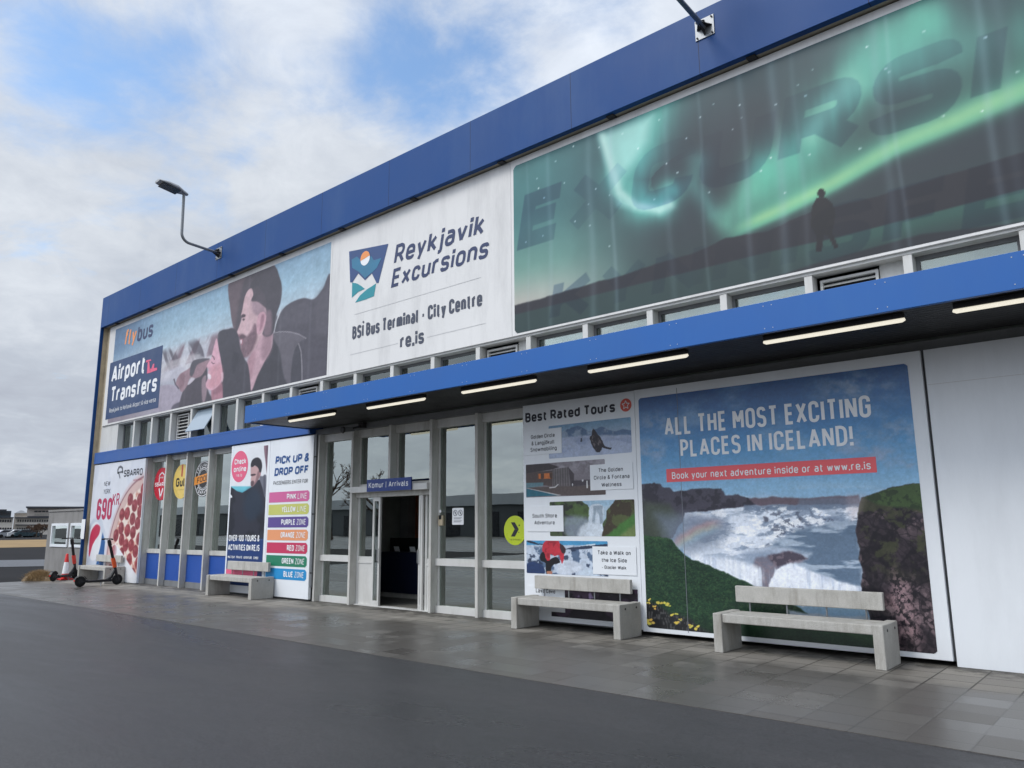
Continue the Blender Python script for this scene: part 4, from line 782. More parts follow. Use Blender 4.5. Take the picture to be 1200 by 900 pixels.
bb3 = board('billboard', 'huge green aurora billboard with a lone standing figure silhouette', 'billboard', -8.865, 5.0, ZB0, ZB1, YB, 0.10, M['vinyl'])
def paint_aurora(cv, px, py, U, V, X, Z):
    x, y = (px-600)*2, py*2
    left = smooth(420, 0, x)
    cv.c[:] = ramp3(1-V, [(0, (46, 80, 88)), (0.35, (46, 66, 76)), (0.7, (58, 70, 76)), (1, (60, 84, 80))])
    cv.mix((72, 132, 130), left*0.85)
    cv.mix((112, 148, 134), left*smooth(0.72, 0.3, V)*0.85); cv.mix((178, 168, 160), smooth(330, 0, x)*smooth(0.40, 0.14, V)*0.85)
    cv.mix((42, 44, 56), smooth(300, 520, x)*smooth(0.25, 0.55, V)*smooth(0.95, 0.7, V)*0.45)
    n = fbm(X*0.9, Z*0.5, 11, 4)
    def curtain(pts, w0, w1, col, a, up=2.0):
        d, p = polyline(x, y, pts); w = w0+(w1-w0)*p
        cv.mix(col, np.clip(np.exp(-(d/w)**2)*a*(0.45+1.1*fbm(X*2.2, Z*0.35, 19, 4)), 0, 1))
    curtain([(345, 230), (300, 350), (262, 420), (300, 480), (350, 480), (372, 450)], 60, 34, (92, 176, 160), 0.75)
    cv.mix((150, 200, 190), poly(x, y, [(206, 314), (330, 270), (318, 330), (290, 375), (258, 415), (250, 440), (262, 470), (300, 488), (250, 478), (232, 420)], 18)*0.85)
    curtain([(212, 320), (238, 405), (252, 450), (290, 482), (345, 492), (370, 480)], 10, 12, (178, 212, 202), 0.65)
    curtain([(470, 500), (430, 430), (440, 380)], 24, 30, (92, 160, 150), 0.6); curtain([(500, 520), (540, 460), (600, 400)], 36, 46, (104, 178, 150), 0.75)
    curtain([(620, 400), (700, 330), (740, 250), (850, 150), (960, 60)], 70, 80, (88, 172, 148), 0.85); curtain([(700, 320), (735, 255), (800, 190)], 24, 34, (140, 196, 172), 0.5)
    curtain([(850, 140), (1000, 140), (1200, 60)], 70, 90, (84, 150, 136), 0.6)
    L = [(440, 590), (530, 545), (640, 495), (760, 432), (900, 350), (1050, 285), (1250, 195), (1500, 80), (1900, -90)]
    d, p = polyline(x, y, L); s = 1.0
    yl = np.interp(x, [q[0] for q in L], [q[1] for q in L]); up = yl-y
    band = np.where(up > 0, np.exp(-(up/(52+0.05*np.clip(x-400, 0, 1500)))**1.5), np.exp(-(up/(9+0.03*np.clip(x-400, 0, 1500)))**2))*smooth(470, 580, x)
    cv.mix((96, 190, 150), np.clip(band, 0, 1)*0.72); core = np.exp(-((up-10)/(10+0.020*np.clip(x-400, 0, 1500)))**2)*smooth(500, 600, x)
    cv.mix((158, 200, 140), core*(0.22+0.55*fbm(X*1.5, Z*1.5, 4, 3)))
    # land and water
    ridge = np.interp(x, [0, 250, 420, 500, 600, 700, 860, 1200, 2000], [722, 650, 598, 562, 545, 500, 462, 360, 180])-6*fbm(X*3, X*0, 9, 4)
    shore = np.interp(x, [0, 600, 760, 1200, 2000], [738, 590, 556, 442, 250])
    m = smooth(-3, 3, y-ridge); cv.mix((44, 43, 52), m*0.92)
    cv.mix((54, 80, 78), smooth(-2, 4, y-shore)*0.9); cv.mix((60, 112, 98), smooth(-2, 4, y-shore)*smooth(60, 10, y-shore)*smooth(500, 900, x)*0.6)
    near = np.interp(x, [0, 500, 700, 960, 1200, 2000], [900, 690, 620, 548, 520, 400])
    cv.mix((42, 44, 52), smooth(-3, 5, y-near)*0.9*smooth(0.3, 0.6, fbm(X*1.1, Z*3, 21, 4)+0.2))
    rng = random.Random(12)
    for _ in range(70):
        sx_, sz_ = rng.uniform(-8.6, 4.8), rng.uniform(6.2, 8.3); cv.mix((216, 226, 226), np.exp(-(((X-sx_)**2+(Z-sz_)**2)/0.014**2))*rng.uniform(0.4, 1.0))
    # the figure
    col = (34, 33, 38)
    cv.mix(col, ell(x, y, 725, 453, 9, 11, 0.15)); cv.mix(col, poly(x, y, [(714, 464), (736, 463), (750, 476), (758, 495), (756, 520), (750, 545), (766, 580), (756, 583), (740, 552), (731, 550), (726, 590), (713, 590), (713, 552), (700, 530), (703, 485)], 1.2))
    gm_ = np.zeros(X.shape)
    for (s_, xa, za, xb, zb_, w_, sh, spc) in (('EXCURSI', -8.72, 6.66, -1.05, 7.68, 0.27, 0.2, 1.3), ('ONS', -0.75, 6.66, 2.9, 7.68, 0.27, 0.2, 1.3), ('KYNNISFE', -8.0, 5.14, -0.85, 5.88, 0.24, 0.2, 1.7), ('RÐIR', -0.6, 5.14, 2.4, 5.88, 0.24, 0.2, 1.7)):
        h_ = zb_-za; gm_ = np.maximum(gm_, quads_mask(X, Z, [[(xa+(u_+sh*v_)*h_, za+v_*h_) for u_, v_ in q] for q, n_ in text_quads(s_, (xb-xa)/h_, w_, spc)], 0.03))
    cv.c = cv.c*(1-gm_[..., None]*(1-np.array([0.72, 0.79, 0.89]))*np.clip(1.9*fbm(X*0.45, Z*0.6, 71, 3)-0.15, 0.15, 1)[..., None])
    cv.c = np.clip(cv.c*(0.84+0.26*smooth(0.30, 0.62, cv.c.max(-1)))[..., None], 0, 1)
    # light streaks of the banner's folds over its battens, painted into the print
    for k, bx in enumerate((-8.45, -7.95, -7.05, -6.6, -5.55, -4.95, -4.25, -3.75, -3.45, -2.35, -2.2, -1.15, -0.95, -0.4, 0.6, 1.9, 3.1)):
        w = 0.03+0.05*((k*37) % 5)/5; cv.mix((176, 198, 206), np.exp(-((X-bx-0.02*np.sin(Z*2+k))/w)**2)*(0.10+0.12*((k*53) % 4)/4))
    cv.mul(0.95+0.1*fbm(X*2, Z*0.4, 31, 4))
picture('picture', bb3, PR, -8.80, 4.95, 5.07, 8.35, YB-0.003, 700, 230, paint_aurora, 0.10)

# ------------------------------------------------------------------ boards at street level
Y3 = 10.22
def place(conv, x, y, Y=Y3): return wp(*conv(x, y), Y)
# pizza poster
pz = board('poster', 'pizza poster reading SBARRO 690 KR. at the far left corner', 'poster', -27.49, -23.62, 0.02, 3.72, Y3, 0.07, M['white'])
def paint_pizza(cv, px, py, U, V, X, Z):
    x, y = (px-100)*10, (py-530)*10
    cv.fill((216, 219, 226)); cv.mix((196, 202, 216), smooth(0.5, 0.62, fbm(X*1.6, Z*1.1, 6, 3))*0.35)
    cx_, cz_, rr = -23.35, 0.55, 2.55
    d = np.hypot(X-cx_, (Z-cz_)*0.96); a = np.arctan2(Z-cz_, X-cx_); n = fbm(X*5, Z*5, 3, 5)
    cv.mix((206, 190, 194), smooth(rr+0.18, rr+0.02, d)); cv.mix((150, 112, 118), smooth(rr+0.03, rr-0.02, d)); cv.mix((206, 178, 172), smooth(rr-0.03, rr-0.08, d)); cv.mix((170, 128, 122), smooth(rr-0.25, rr-0.32, d)*smooth(0.4, 0.7, n))
    cv.mix((232, 218, 206), smooth(rr-0.28, rr-0.36, d)); cv.mix((196, 120, 104), smooth(rr-0.30, rr-0.38, d)*smooth(0.52, 0.66, n)*0.7)
    rng = random.Random(4); pts = []
    for _ in range(4000):
        q = (rng.uniform(-26.2, -23.6), rng.uniform(0, 3.1)); dd = math.hypot(q[0]-cx_, (q[1]-cz_)*0.96)
        if dd < rr-0.34 and all(math.hypot(q[0]-p[0], q[1]-p[1]) > 0.36 for p in pts): pts.append(q)
    for i, (qx, qz) in enumerate(pts):
        m = ell(X, Z, qx, qz, 0.195, 0.19, 0.12); cv.mix((138+8*(i % 3), 56, 66), m*0.95); cv.mix((122, 44, 50), m*smooth(0.45, 0.65, fbm(X*9+i, Z*9, 2, 3))*0.8); cv.mix((186, 116, 116), ell(X, Z, qx-0.07, qz+0.07, 0.07, 0.05, 0.5)*0.5)
    # white plate corner and drink
    cv.mix((228, 230, 234), smooth(0.05, 0.0, Z-0.30+(X+23.75)*0.55)*smooth(-25.6, -25.0, X))
    bx = -27.15; cv.mix((196, 204, 216), poly(X, Z, [(-27.6, 0.2), (-26.2, 0.2), (-26.2, 1.55), (-26.5, 1.9), (-27.2, 1.95), (-27.6, 1.6)], 0.03)*0.8); cv.mix((40, 92, 150), poly(X, Z, [(-26.7, 0.3), (-26.1, 0.3), (-26.1, 1.2), (-26.35, 1.5)], 0.03))
    cv.mix((226, 228, 232), ell(X, Z, -26.95, 1.22, 0.52, 0.62, 0.06)); cv.mix((190, 46, 78), poly(X, Z, spl([(-27.35, 0.95), (-27.3, 1.5), (-26.95, 1.75), (-26.6, 1.68), (-26.62, 1.45), (-26.9, 1.25), (-27.1, 1.05), (-27.25, 0.72)]), 0.03))
picture('picture', pz, PR, -27.47, -23.65, 0.05, 3.70, Y3-0.003, 170, 200, paint_pizza)
c3 = zoomed(100, 530, 10)
t3 = MB(); fit(t3, 'SBARRO', c3, (450, 288), (455, 208), (668, 268), Y3-0.006, bold=0.04); fit(t3, 'NEW', c3, (220, 402), (222, 347), (290, 388), Y3-0.006); fit(t3, 'YORK', c3, (212, 494), (215, 437), (290, 480), Y3-0.006); t3.build('lettering', M['ink_dark'], pz)
t3 = MB(); fit(t3, '690', c3, (122, 808), (132, 560), (302, 772), Y3-0.006, bold=0.035); fit(t3, 'KR.', c3, (312, 636), (316, 492), (412, 614), Y3-0.006, bold=0.01); fit(t3, 'NEW YORK', c3, (562, 338), (563, 318), (662, 328), Y3-0.006); t3.build('lettering', M['ink_magenta'], pz)
def stroke(mb, pts, r, Y):
    for a, b in zip(pts[:-1], pts[1:]):
        a, b = Vector((a[0], a[1])), Vector((b[0], b[1])); d = (b-a).normalized()*r; n = Vector((-d.y, d.x)); a -= d*0.5; b += d*0.5
        mb.sheet([(p.x, Y, p.y) for p in (a-n, b-n, b+n, a+n)])
def measured(conv, pts, Y=Y3): return [(wp(*conv(*p), Y).x, wp(*conv(*p), Y).z) for p in pts]
lg = MB(); stroke(lg, measured(c3, [(382, 243), (384, 205), (395, 178), (418, 168), (436, 184), (440, 238)]), 0.035, Y3-0.006); stroke(lg, measured(c3, [(392, 240), (408, 300)]), 0.03, Y3-0.006); stroke(lg, measured(c3, [(382, 240), (440, 228)]), 0.03, Y3-0.006); lg.build('slice_emblem', M['ink_grey'], pz)

# zone board and tour poster beside it
c4 = zoomed(260, 510, 9); c5 = zoomed(260, 600, 9)
tp = board('poster', 'poster of a man in a dark jacket reading OVER 100 TOURS behind bench', 'poster', -18.56, -16.72, 0.04, 3.72, Y3, 0.07, M['white'])
def paint_man(cv, px, py, U, V, X, Z):
    x, y = (px-260)*9, (py-510)*9
    cv.fill((226, 229, 233)); cv.mix((150, 200, 226), poly(x, y, [(95, 120), (140, 110), (120, 160), (80, 330)], 14)*0.7)
    cv.mix((110, 195, 210), smooth(532, 545, y)*smooth(640, 600, y)); cv.mix((90, 175, 195), smooth(560, 600, y)*smooth(640, 610, y))
    P = lambda pts, col, s=3, a=1.0: cv.mix(col, poly(x, y, spl(pts, 4), s)*a)
    P([(445, 105), (503, 100), (490, 300), (478, 430), (462, 300)], (134, 104, 116), 3); P([(470, 104), (486, 102), (480, 250), (474, 330)], (90, 66, 80), 6, 0.8)
    P([(398, 440), (430, 432), (470, 428), (470, 620), (440, 700), (400, 560)], (112, 114, 126), 5); P([(440, 440), (455, 436), (455, 610), (440, 640)], (84, 86, 98), 5)
    body = [(84, 538), (110, 555), (160, 590), (215, 605), (262, 580), (305, 552), (340, 520), (375, 470), (400, 470), (430, 560), (445, 640), (480, 700), (480, 1000), (480, 1100), (20, 1100), (60, 900)]
    cv.mix((44, 46, 58), poly(x, y, body, 4)); n = fbm(X*2.6, Z*2.4, 5, 4)
    cv.mix((26, 28, 38), poly(x, y, body, 5)*smooth(0.45, 0.6, n)*0.8); P([(260, 600), (330, 560), (400, 620), (420, 800), (300, 900), (230, 800)], (36, 52, 70), 40, 0.8)
    P([(305, 345), (312, 330), (400, 330), (408, 410), (395, 450), (372, 480), (345, 520), (315, 545), (306, 530), (312, 500), (304, 470), (310, 440), (304, 420)], (196, 160, 160), 4)
    P([(380, 380), (405, 400), (395, 450), (345, 525), (318, 545), (318, 520), (350, 490)], (134, 104, 108), 8, 0.85); P([(306, 490), (330, 480), (340, 500), (320, 540), (306, 530)], (86, 66, 72), 6, 0.9)
    P([(306, 415), (340, 405), (360, 414), (340, 428), (310, 430)], (74, 56, 62), 3); P([(306, 330), (308, 290), (330, 252), (375, 234), (412, 260), (425, 320), (415, 385), (400, 410), (385, 350), (350, 322), (325, 335)], (40, 38, 46), 4)
    cv.mix((176, 130, 134), ell(x, y, 402, 408, 9, 18, 0.2)); P([(82, 625), (100, 632), (110, 655), (85, 660)], (224, 228, 232), 3)
    cv.mix((26, 56, 112), smooth(-10, 30, y-1085)); cv.mix((30, 66, 124), smooth(-10, 30, y-1085)*smooth(0.45, 0.6, fbm(X, Z, 8, 3))*0.4)
picture('picture', tp, PR, -18.49, -16.82, 0.22, 3.62, Y3-0.003, 110, 220, paint_man)
ck = MB(); q = place(c4, 190, 330); rz_ = abs(place(c4, 190, 165).z-place(c4, 190, 493).z)/2; disc(ck, q.x, q.z, rz_, rz_, Y3-0.006); ck.build('round_badge', M['ink_pink'], tp)
t4 = MB(); fit(t4, 'Check', c4, (133, 312), (136, 255), (255, 297), Y3-0.009, bold=0.04); fit(t4, 'online', c4, (125, 390), (127, 335), (255, 378), Y3-0.009, bold=0.04); fit(t4, 're.is', c4, (150, 440), (152, 408), (212, 434), Y3-0.009)
fit(t4, 'OVER 100 TOURS &', c5, (72, 310), (78, 245), (395, 308), Y3-0.009, bold=0.03); fit(t4, 'ACTIVITIES ON RE.IS', c5, (65, 403), (70, 340), (395, 412), Y3-0.009, bold=0.03)
fit(t4, 'MULTI DAY   PRIVATE   ADVENTURE   COMBO', c5, (62, 486), (64, 460), (382, 498), Y3-0.009, bold=0.02); t4.build('lettering', M['ink_white'], tp)
fb = MB(); a, b = place(c5, 45, 665), place(c5, 375, 630); rect(fb, a.x, b.x, a.z, a.z+0.16, Y3-0.006); fb.build('footer_bar', M['ink_pink'], tp)

zb = board('zone_board', 'white board of seven coloured zone bars reading PICK UP & DROP OFF', 'sign board', -16.71, -14.90, 0.04, 3.72, Y3, 0.07, M['white'])
t5 = MB(); fit(t5, 'PICK UP &', c4, (562, 308), (570, 222), (916, 277), Y3-0.005, bold=0.062, shear=0.12); fit(t5, 'DROP OFF', c4, (552, 430), (560, 347), (908, 403), Y3-0.005, bold=0.062, shear=0.12); t5.build('lettering', M['ink_blue'], zb)
t5 = MB(); fit(t5, 'PASSENGERS ENTER FOR', c4, (541, 527), (545, 487), (903, 500), Y3-0.005, shear=0.12); t5.build('lettering', M['ink_dark'], zb)
z_hi = 2.455; pitch = 0.2955
for i, (w1, w2, col) in enumerate((('PINK', 'LINE', (206, 100, 152)), ('YELLOW', 'LINE', (196, 198, 106)), ('PURPLE', 'ZONE', (92, 74, 142)), ('ORANGE', 'ZONE', (230, 154, 108)), ('RED', 'ZONE', (196, 52, 92)), ('GREEN', 'ZONE', (30, 124, 92)), ('BLUE', 'ZONE', (26, 140, 200)))):
    z1 = z_hi-i*pitch; z0 = z1-0.245; x0, x1 = -16.66, -14.99; br = MB(); br.sheet([(x0, Y3-0.004, z0), (x1-0.06, Y3-0.004, z0), (x1, Y3-0.004, z0+0.05), (x1, Y3-0.004, z1-0.05), (x1-0.06, Y3-0.004, z1), (x0, Y3-0.004, z1)])
    o = br.build('zone_bar', mat('bar_'+w1.lower(), col, 0.45, 0, 0.03), zb)
    t5 = MB(); wl = 0.36; wb = 0.095*len(w1); xr = x1-0.10
    letters(t5, w2, xr-wl, z0+0.06, xr, z1-0.055, Y3-0.008, shear=0.1); letters(t5, w1, xr-wl-0.06-wb, z0+0.06, xr-wl-0.06, z1-0.055, Y3-0.008, bold=0.04); t5.build('lettering', M['ink_white'], o)

# best rated tours
c6 = zoomed(610, 470, 7.5); c7 = zoomed(610, 580, 7.5)
br_ = board('tours_board', 'tall white board titled Best Rated Tours with small landscape photos', 'sign board', -8.60, -6.30, 0.08, 3.71, Y3, 0.06, M['white'])
t6 = MB(); fit(t6, 'Best Rated Tours', c6, (42, 182), (45, 98), (832, 105), Y3-0.004, bold=0.05); t6.build('lettering', M['ink_dark'], br_)
q = place(c6, 926, 35); st = MB(); disc(st, q.x, q.z, 0.105, 0.105, Y3-0.004); so_ = st.build('star_badge', mat('ink_red', (206, 84, 70), 0.45), br_)
st = MB(); pts = [(q.x+(0.07 if i % 2 == 0 else 0.034)*math.sin(PI*i/5), q.z+(0.07 if i % 2 == 0 else 0.034)*math.cos(PI*i/5)) for i in range(10)]
stroke(st, pts+[pts[0]], 0.006, Y3-0.007); st.build('star', M['ink_white'], so_)
def paint_snow(cv, px, py, U, V, X, Z):
    x, y = (px-610)*7.5, (py-470)*7.5; x = x+20*(fbm(X*14, Z*14, 55, 4, 0.65)-0.5); y = y+20*(fbm(X*14, Z*14, 56, 4, 0.65)-0.5); cv.c[:] = ramp3(1-V, [(0, (118, 158, 190)), (0.3, (150, 176, 200)), (1, (160, 172, 196))])
    n = fbm(X*7, Z*9, 4, 5); P = lambda p, c, s=3, a=1.0: cv.mix(c, poly(x, y, p, s)*a)
    P([(245, 330), (400, 262), (440, 235), (500, 218), (560, 240), (600, 262), (650, 250), (715, 220), (770, 250), (830, 268), (900, 240), (985, 262), (985, 330)], (96, 122, 156), 4); cv.mix((170, 186, 206), smooth(0.5, 0.62, n)*poly(x, y, [(245, 330), (440, 235), (500, 218), (600, 262), (715, 220), (830, 268), (900, 240), (985, 330)], 6)*0.7)
    P([(245, 345), (450, 310), (600, 300), (985, 300), (985, 500), (245, 500)], (176, 188, 212), 12); cv.mix((142, 156, 190), smooth(0.5, 0.65, fbm(X*3, Z*8, 9, 4))*smooth(300, 340, y)*0.6); cv.mix((216, 222, 234), smooth(0.55, 0.7, fbm(X*2.5+4, Z*6, 2, 4))*smooth(330, 380, y)*0.7)
    P([(632, 262), (645, 240), (660, 262), (690, 300), (708, 320), (722, 370), (740, 390), (800, 410), (790, 425), (720, 410), (700, 448), (672, 452), (640, 420), (625, 380), (604, 340), (608, 312), (625, 300)], (46, 42, 50), 3); cv.mix((122, 112, 112), poly(x, y, [(632, 300), (690, 310), (715, 390), (660, 430), (620, 350)], 4)*smooth(0.5, 0.62, fbm(X*22, Z*22, 7, 3))*0.8); P([(524, 360), (530, 322), (542, 322), (544, 360)], (66, 72, 86), 2)
def paint_spa(cv, px, py, U, V, X, Z):
    x, y = (px-610)*7.5, (py-470)*7.5; cv.fill((130, 124, 130)); n = fbm(X*6, Z*6, 2, 5); P = lambda p, c, s=3, a=1.0: cv.mix(c, poly(x, y, p, s)*a)
    cv.mix((168, 164, 172), smooth(0.45, 0.65, n)*smooth(0.5, 0.9, V)*0.7)
    P([(45, 560), (250, 548), (340, 580), (280, 600), (45, 640)], (64, 58, 60), 4); P([(45, 640), (150, 620), (280, 610), (280, 750), (45, 720)], (84, 72, 70), 4); P([(150, 640), (280, 630), (280, 682), (150, 684)], (214, 120, 60), 4, 0.9); cv.mix((84, 62, 52), poly(x, y, [(150, 640), (280, 630), (280, 682), (150, 684)], 3)*smooth(0.5, 0.6, vnoise(X*26, Z*6, 5)))
    P([(278, 600), (420, 580), (440, 745), (285, 755)], (112, 106, 108), 3); cv.mul(1-0.18*poly(x, y, [(278, 600), (420, 580), (440, 745), (285, 755)], 3)*(np.sin(X*120) > 0)); P([(420, 580), (470, 640), (470, 745), (440, 745)], (76, 70, 74), 3)
    P([(45, 760), (300, 750), (752, 740), (752, 830), (330, 830)], (92, 82, 80), 5); P([(50, 770), (350, 828), (52, 842)], (44, 104, 122), 3); P([(50, 720), (200, 715), (200, 745), (50, 765)], (98, 130, 140), 4)
    P([(48, 765), (70, 766), (360, 826), (330, 832)], (200, 200, 200), 2, 0.8); P([(250, 758), (300, 752), (330, 728), (334, 735), (305, 762), (255, 766)], (204, 202, 202), 2)
    P([(450, 700), (610, 690), (610, 740), (440, 750)], (58, 52, 58), 8, 0.8); cv.mix((206, 206, 208), smooth(0.75, 0.82, vnoise(X*24, Z*14, 13))*poly(x, y, [(440, 690), (610, 690), (610, 750), (440, 750)], 6)); P([(578, 700), (590, 700), (592, 765), (580, 765)], (214, 214, 214), 2)
def paint_fall(cv, px, py, U, V, X, Z):
    x, y = (px-610)*7.5, (py-580)*7.5; x = x+22*(fbm(X*14, Z*14, 55, 4, 0.65)-0.5); y = y+22*(fbm(X*14, Z*14, 56, 4, 0.65)-0.5); cv.fill((70, 84, 58)); n = fbm(X*7, Z*7, 6, 5); P = lambda p, c, s=4, a=1.0: cv.mix(c, poly(x, y, spl(p, 3), s*0.8)*a)
    cv.mix((44, 46, 42), smooth(0.45, 0.58, n)*0.9); cv.mix((84, 112, 58), smooth(0.55, 0.66, fbm(X*5+3, Z*6, 3, 4))*0.6)
    P([(545, 40), (830, 40), (800, 90), (760, 140), (755, 200), (720, 260), (705, 370), (560, 370), (600, 280), (608, 110)], (176, 198, 214), 6)
    P([(545, 40), (840, 40), (760, 100), (720, 96), (608, 96)], (160, 192, 214), 8); P([(606, 98), (722, 92), (722, 250), (715, 370), (560, 370), (598, 260)], (206, 218, 230), 6); cv.mix((130, 146, 160), poly(x, y, [(606, 98), (722, 92), (722, 250), (606, 260)], 4)*smooth(0.55, 0.68, vnoise(X*26, Z*2, 8))*0.7)
    P([(390, 200), (600, 210), (600, 370), (410, 370)], (140, 152, 168), 36, 0.8); P([(520, 300), (600, 240), (715, 290), (715, 370), (520, 370)], (212, 222, 232), 26, 0.8)
    rg = poly(x, y, [(830, 45), (1015, 45), (1015, 365), (710, 365), (735, 280), (765, 215), (752, 175), (775, 125)], 4); cv.mix((66, 58, 46), rg); cv.mix((84, 92, 58), rg*smooth(0.5, 0.6, fbm(X*6, Z*6+5, 9, 5))); cv.mix((70, 122, 58), rg*smooth(-6, 22, (x-730)*0.0+(y-(340-(x-760)*0.78))*0.9)*0.9); cv.mix((122, 132, 84), rg*smooth(10, 60, y-(372-(x-800)*0.72))*0.8)
def paint_ice(cv, px, py, U, V, X, Z):
    x, y = (px-610)*7.5, (py-580)*7.5; x = x+14*(fbm(X*14, Z*14, 55, 4, 0.65)-0.5); y = y+14*(fbm(X*14, Z*14, 56, 4, 0.65)-0.5); cv.fill((190, 202, 218)); n = fbm(X*6, Z*8, 5, 5); P = lambda p, c, s=4, a=1.0: cv.mix(c, poly(x, y, spl(p, 3), s*0.8)*a)
    cv.mix((70, 92, 122), smooth(0.50, 0.60, n)*smooth(430, 480, y)*0.85); cv.mix((34, 46, 70), smooth(0.58, 0.66, fbm(X*7+3, Z*9, 7, 5))*smooth(440, 480, y)*0.8)
    cv.mix((76, 150, 196), smooth(446, 436, y)); P([(400, 470), (520, 452), (640, 440), (780, 430), (780, 450), (560, 478), (420, 480)], (52, 62, 84), 4); P([(540, 448), (620, 432), (660, 430), (640, 446)], (206, 220, 232), 3)
    P([(52, 400), (95, 405), (150, 425), (200, 432), (200, 442), (90, 425)], (44, 52, 70), 3); P([(55, 610), (110, 590), (180, 610), (210, 650), (205, 694), (55, 694)], (40, 60, 100), 8); P([(330, 620), (400, 570), (500, 590), (540, 640), (470, 690), (350, 690)], (206, 214, 226), 12, 0.9); P([(520, 690), (580, 650), (680, 690), (690, 720), (500, 720)], (196, 210, 224), 8, 0.9)
    P([(190, 470), (200, 430), (225, 404), (330, 402), (345, 430), (380, 460), (384, 520), (372, 600), (356, 580), (340, 530), (300, 540), (262, 520), (258, 590), (236, 585), (205, 520)], (190, 52, 66), 3); cv.mix((126, 30, 44), poly(x, y, [(225, 404), (330, 402), (260, 500), (250, 580), (210, 510)], 8)*smooth(0.45, 0.6, fbm(X*14, Z*14, 6, 3))*0.6)
    P([(345, 430), (372, 440), (398, 480), (380, 520), (350, 480)], (60, 44, 50), 4); P([(172, 530), (205, 505), (235, 580), (300, 545), (335, 560), (345, 600), (280, 620), (262, 690), (226, 692), (218, 600), (180, 580)], (24, 24, 30), 3); P([(234, 668), (270, 670), (278, 694), (236, 694)], (176, 120, 96), 3)
def paint_cave(cv, px, py, U, V, X, Z):
    cv.fill((36, 28, 38)); n = fbm(X*6, Z*7, 4, 5); cv.mix((82, 62, 84), smooth(0.5, 0.65, n)*0.8); cv.mix((150, 130, 170), smooth(0.55, 0.7, fbm(X*8+2, Z*8, 9, 4))*ell(U, V, 0.5, 0.75, 0.25, 0.3, 0.6)); cv.mix((18, 14, 20), smooth(0.5, 0.62, fbm(X*4, Z*4, 14, 4))*0.8)
def grainy(fn):
    def g_(cv, *a):
        fn(cv, *a); X, Z = a[4], a[5]; cv.mul(0.87+0.26*fbm(X*26, Z*26, 95, 4, 0.8))
    return g_
def photo(name, conv, TL, BR, fn, zt=None, zb_=None):
    a, b = place(conv, *TL), place(conv, *BR); picture('photo', br_, PR, a.x, b.x, zb_ or b.z, zt or a.z, Y3-0.003, 240, 100, grainy(fn), 0.02)
def card(conv, x0, x1, ytop, ybot, lines):
    a, b = place(conv, x0, ytop), place(conv, x1, (ytop+ybot)/2); z0 = place(conv, x0, ybot).z
    cm = MB().box(a.x, b.x, Y3-0.012, Y3-0.0045, z0, a.z).build('caption_card', M['white'], br_, 0.002)
    tt = MB()
    for s, BL, TL, RT in lines: fit(tt, s, conv, BL, TL, RT, Y3-0.0145, bold=0.018)
    tt.build('lettering', M['ink_dark'], cm)
photo('p', c6, (247, 222), (980, 450), paint_snow); photo('p', c6, (47, 560), (750, 822), paint_spa); photo('p', c7, (256, 62), (1012, 365), paint_fall); photo('p', c7, (52, 400), (775, 718), paint_ice)
zc1 = wp(646, 722, Y3).z; picture('photo', br_, PR, place(c7, 256, 62).x, place(c7, 1012, 365).x, zc1, zc1+0.50, Y3-0.003, 110, 40, paint_cave, 0.02)
card(c6, 42, 365, 266, 482, [('Golden Circle', (92, 333), (93, 298), (300, 316)), ('& Langjökull', (97, 388), (98, 353), (298, 376)), ('Snowmobiling', (88, 443), (89, 408), (318, 432))])
card(c6, 612, 992, 563, 787, [('The Golden', (685, 626), (686, 591), (900, 614)), ('Circle & Fontana', (645, 688), (646, 653), (958, 680)), ('Wellness', (712, 752), (713, 717), (888, 748))])
card(c7, 62, 380, 100, 322, [('South Shore', (105, 201), (106, 166), (320, 199)), ('Adventure', (122, 260), (123, 226), (300, 259))])
card(c7, 634, 1022, 452, 694, [('Take a Walk on', (678, 522), (679, 486), (968, 531)), ('the Ice Side', (713, 584), (714, 550), (935, 598)), ('- Glacier Walk', (715, 648), (716, 618), (930, 658))])
c8 = zoomed(590, 660, 1200/190)
a = place(c7, 62, 300); b = wp(663, 718, Y3)
cm = MB().box(a.x, place(c7, 380, 300).x, Y3-0.012, Y3-0.0045, b.z, b.z+0.40).build('caption_card', M['white'], br_, 0.002); tt = MB(); fit(tt, 'Lava Cave', c8, (240, 219), (241, 188), (383, 222), Y3-0.0145, bold=0.018); tt.build('lettering', M['ink_dark'], cm)

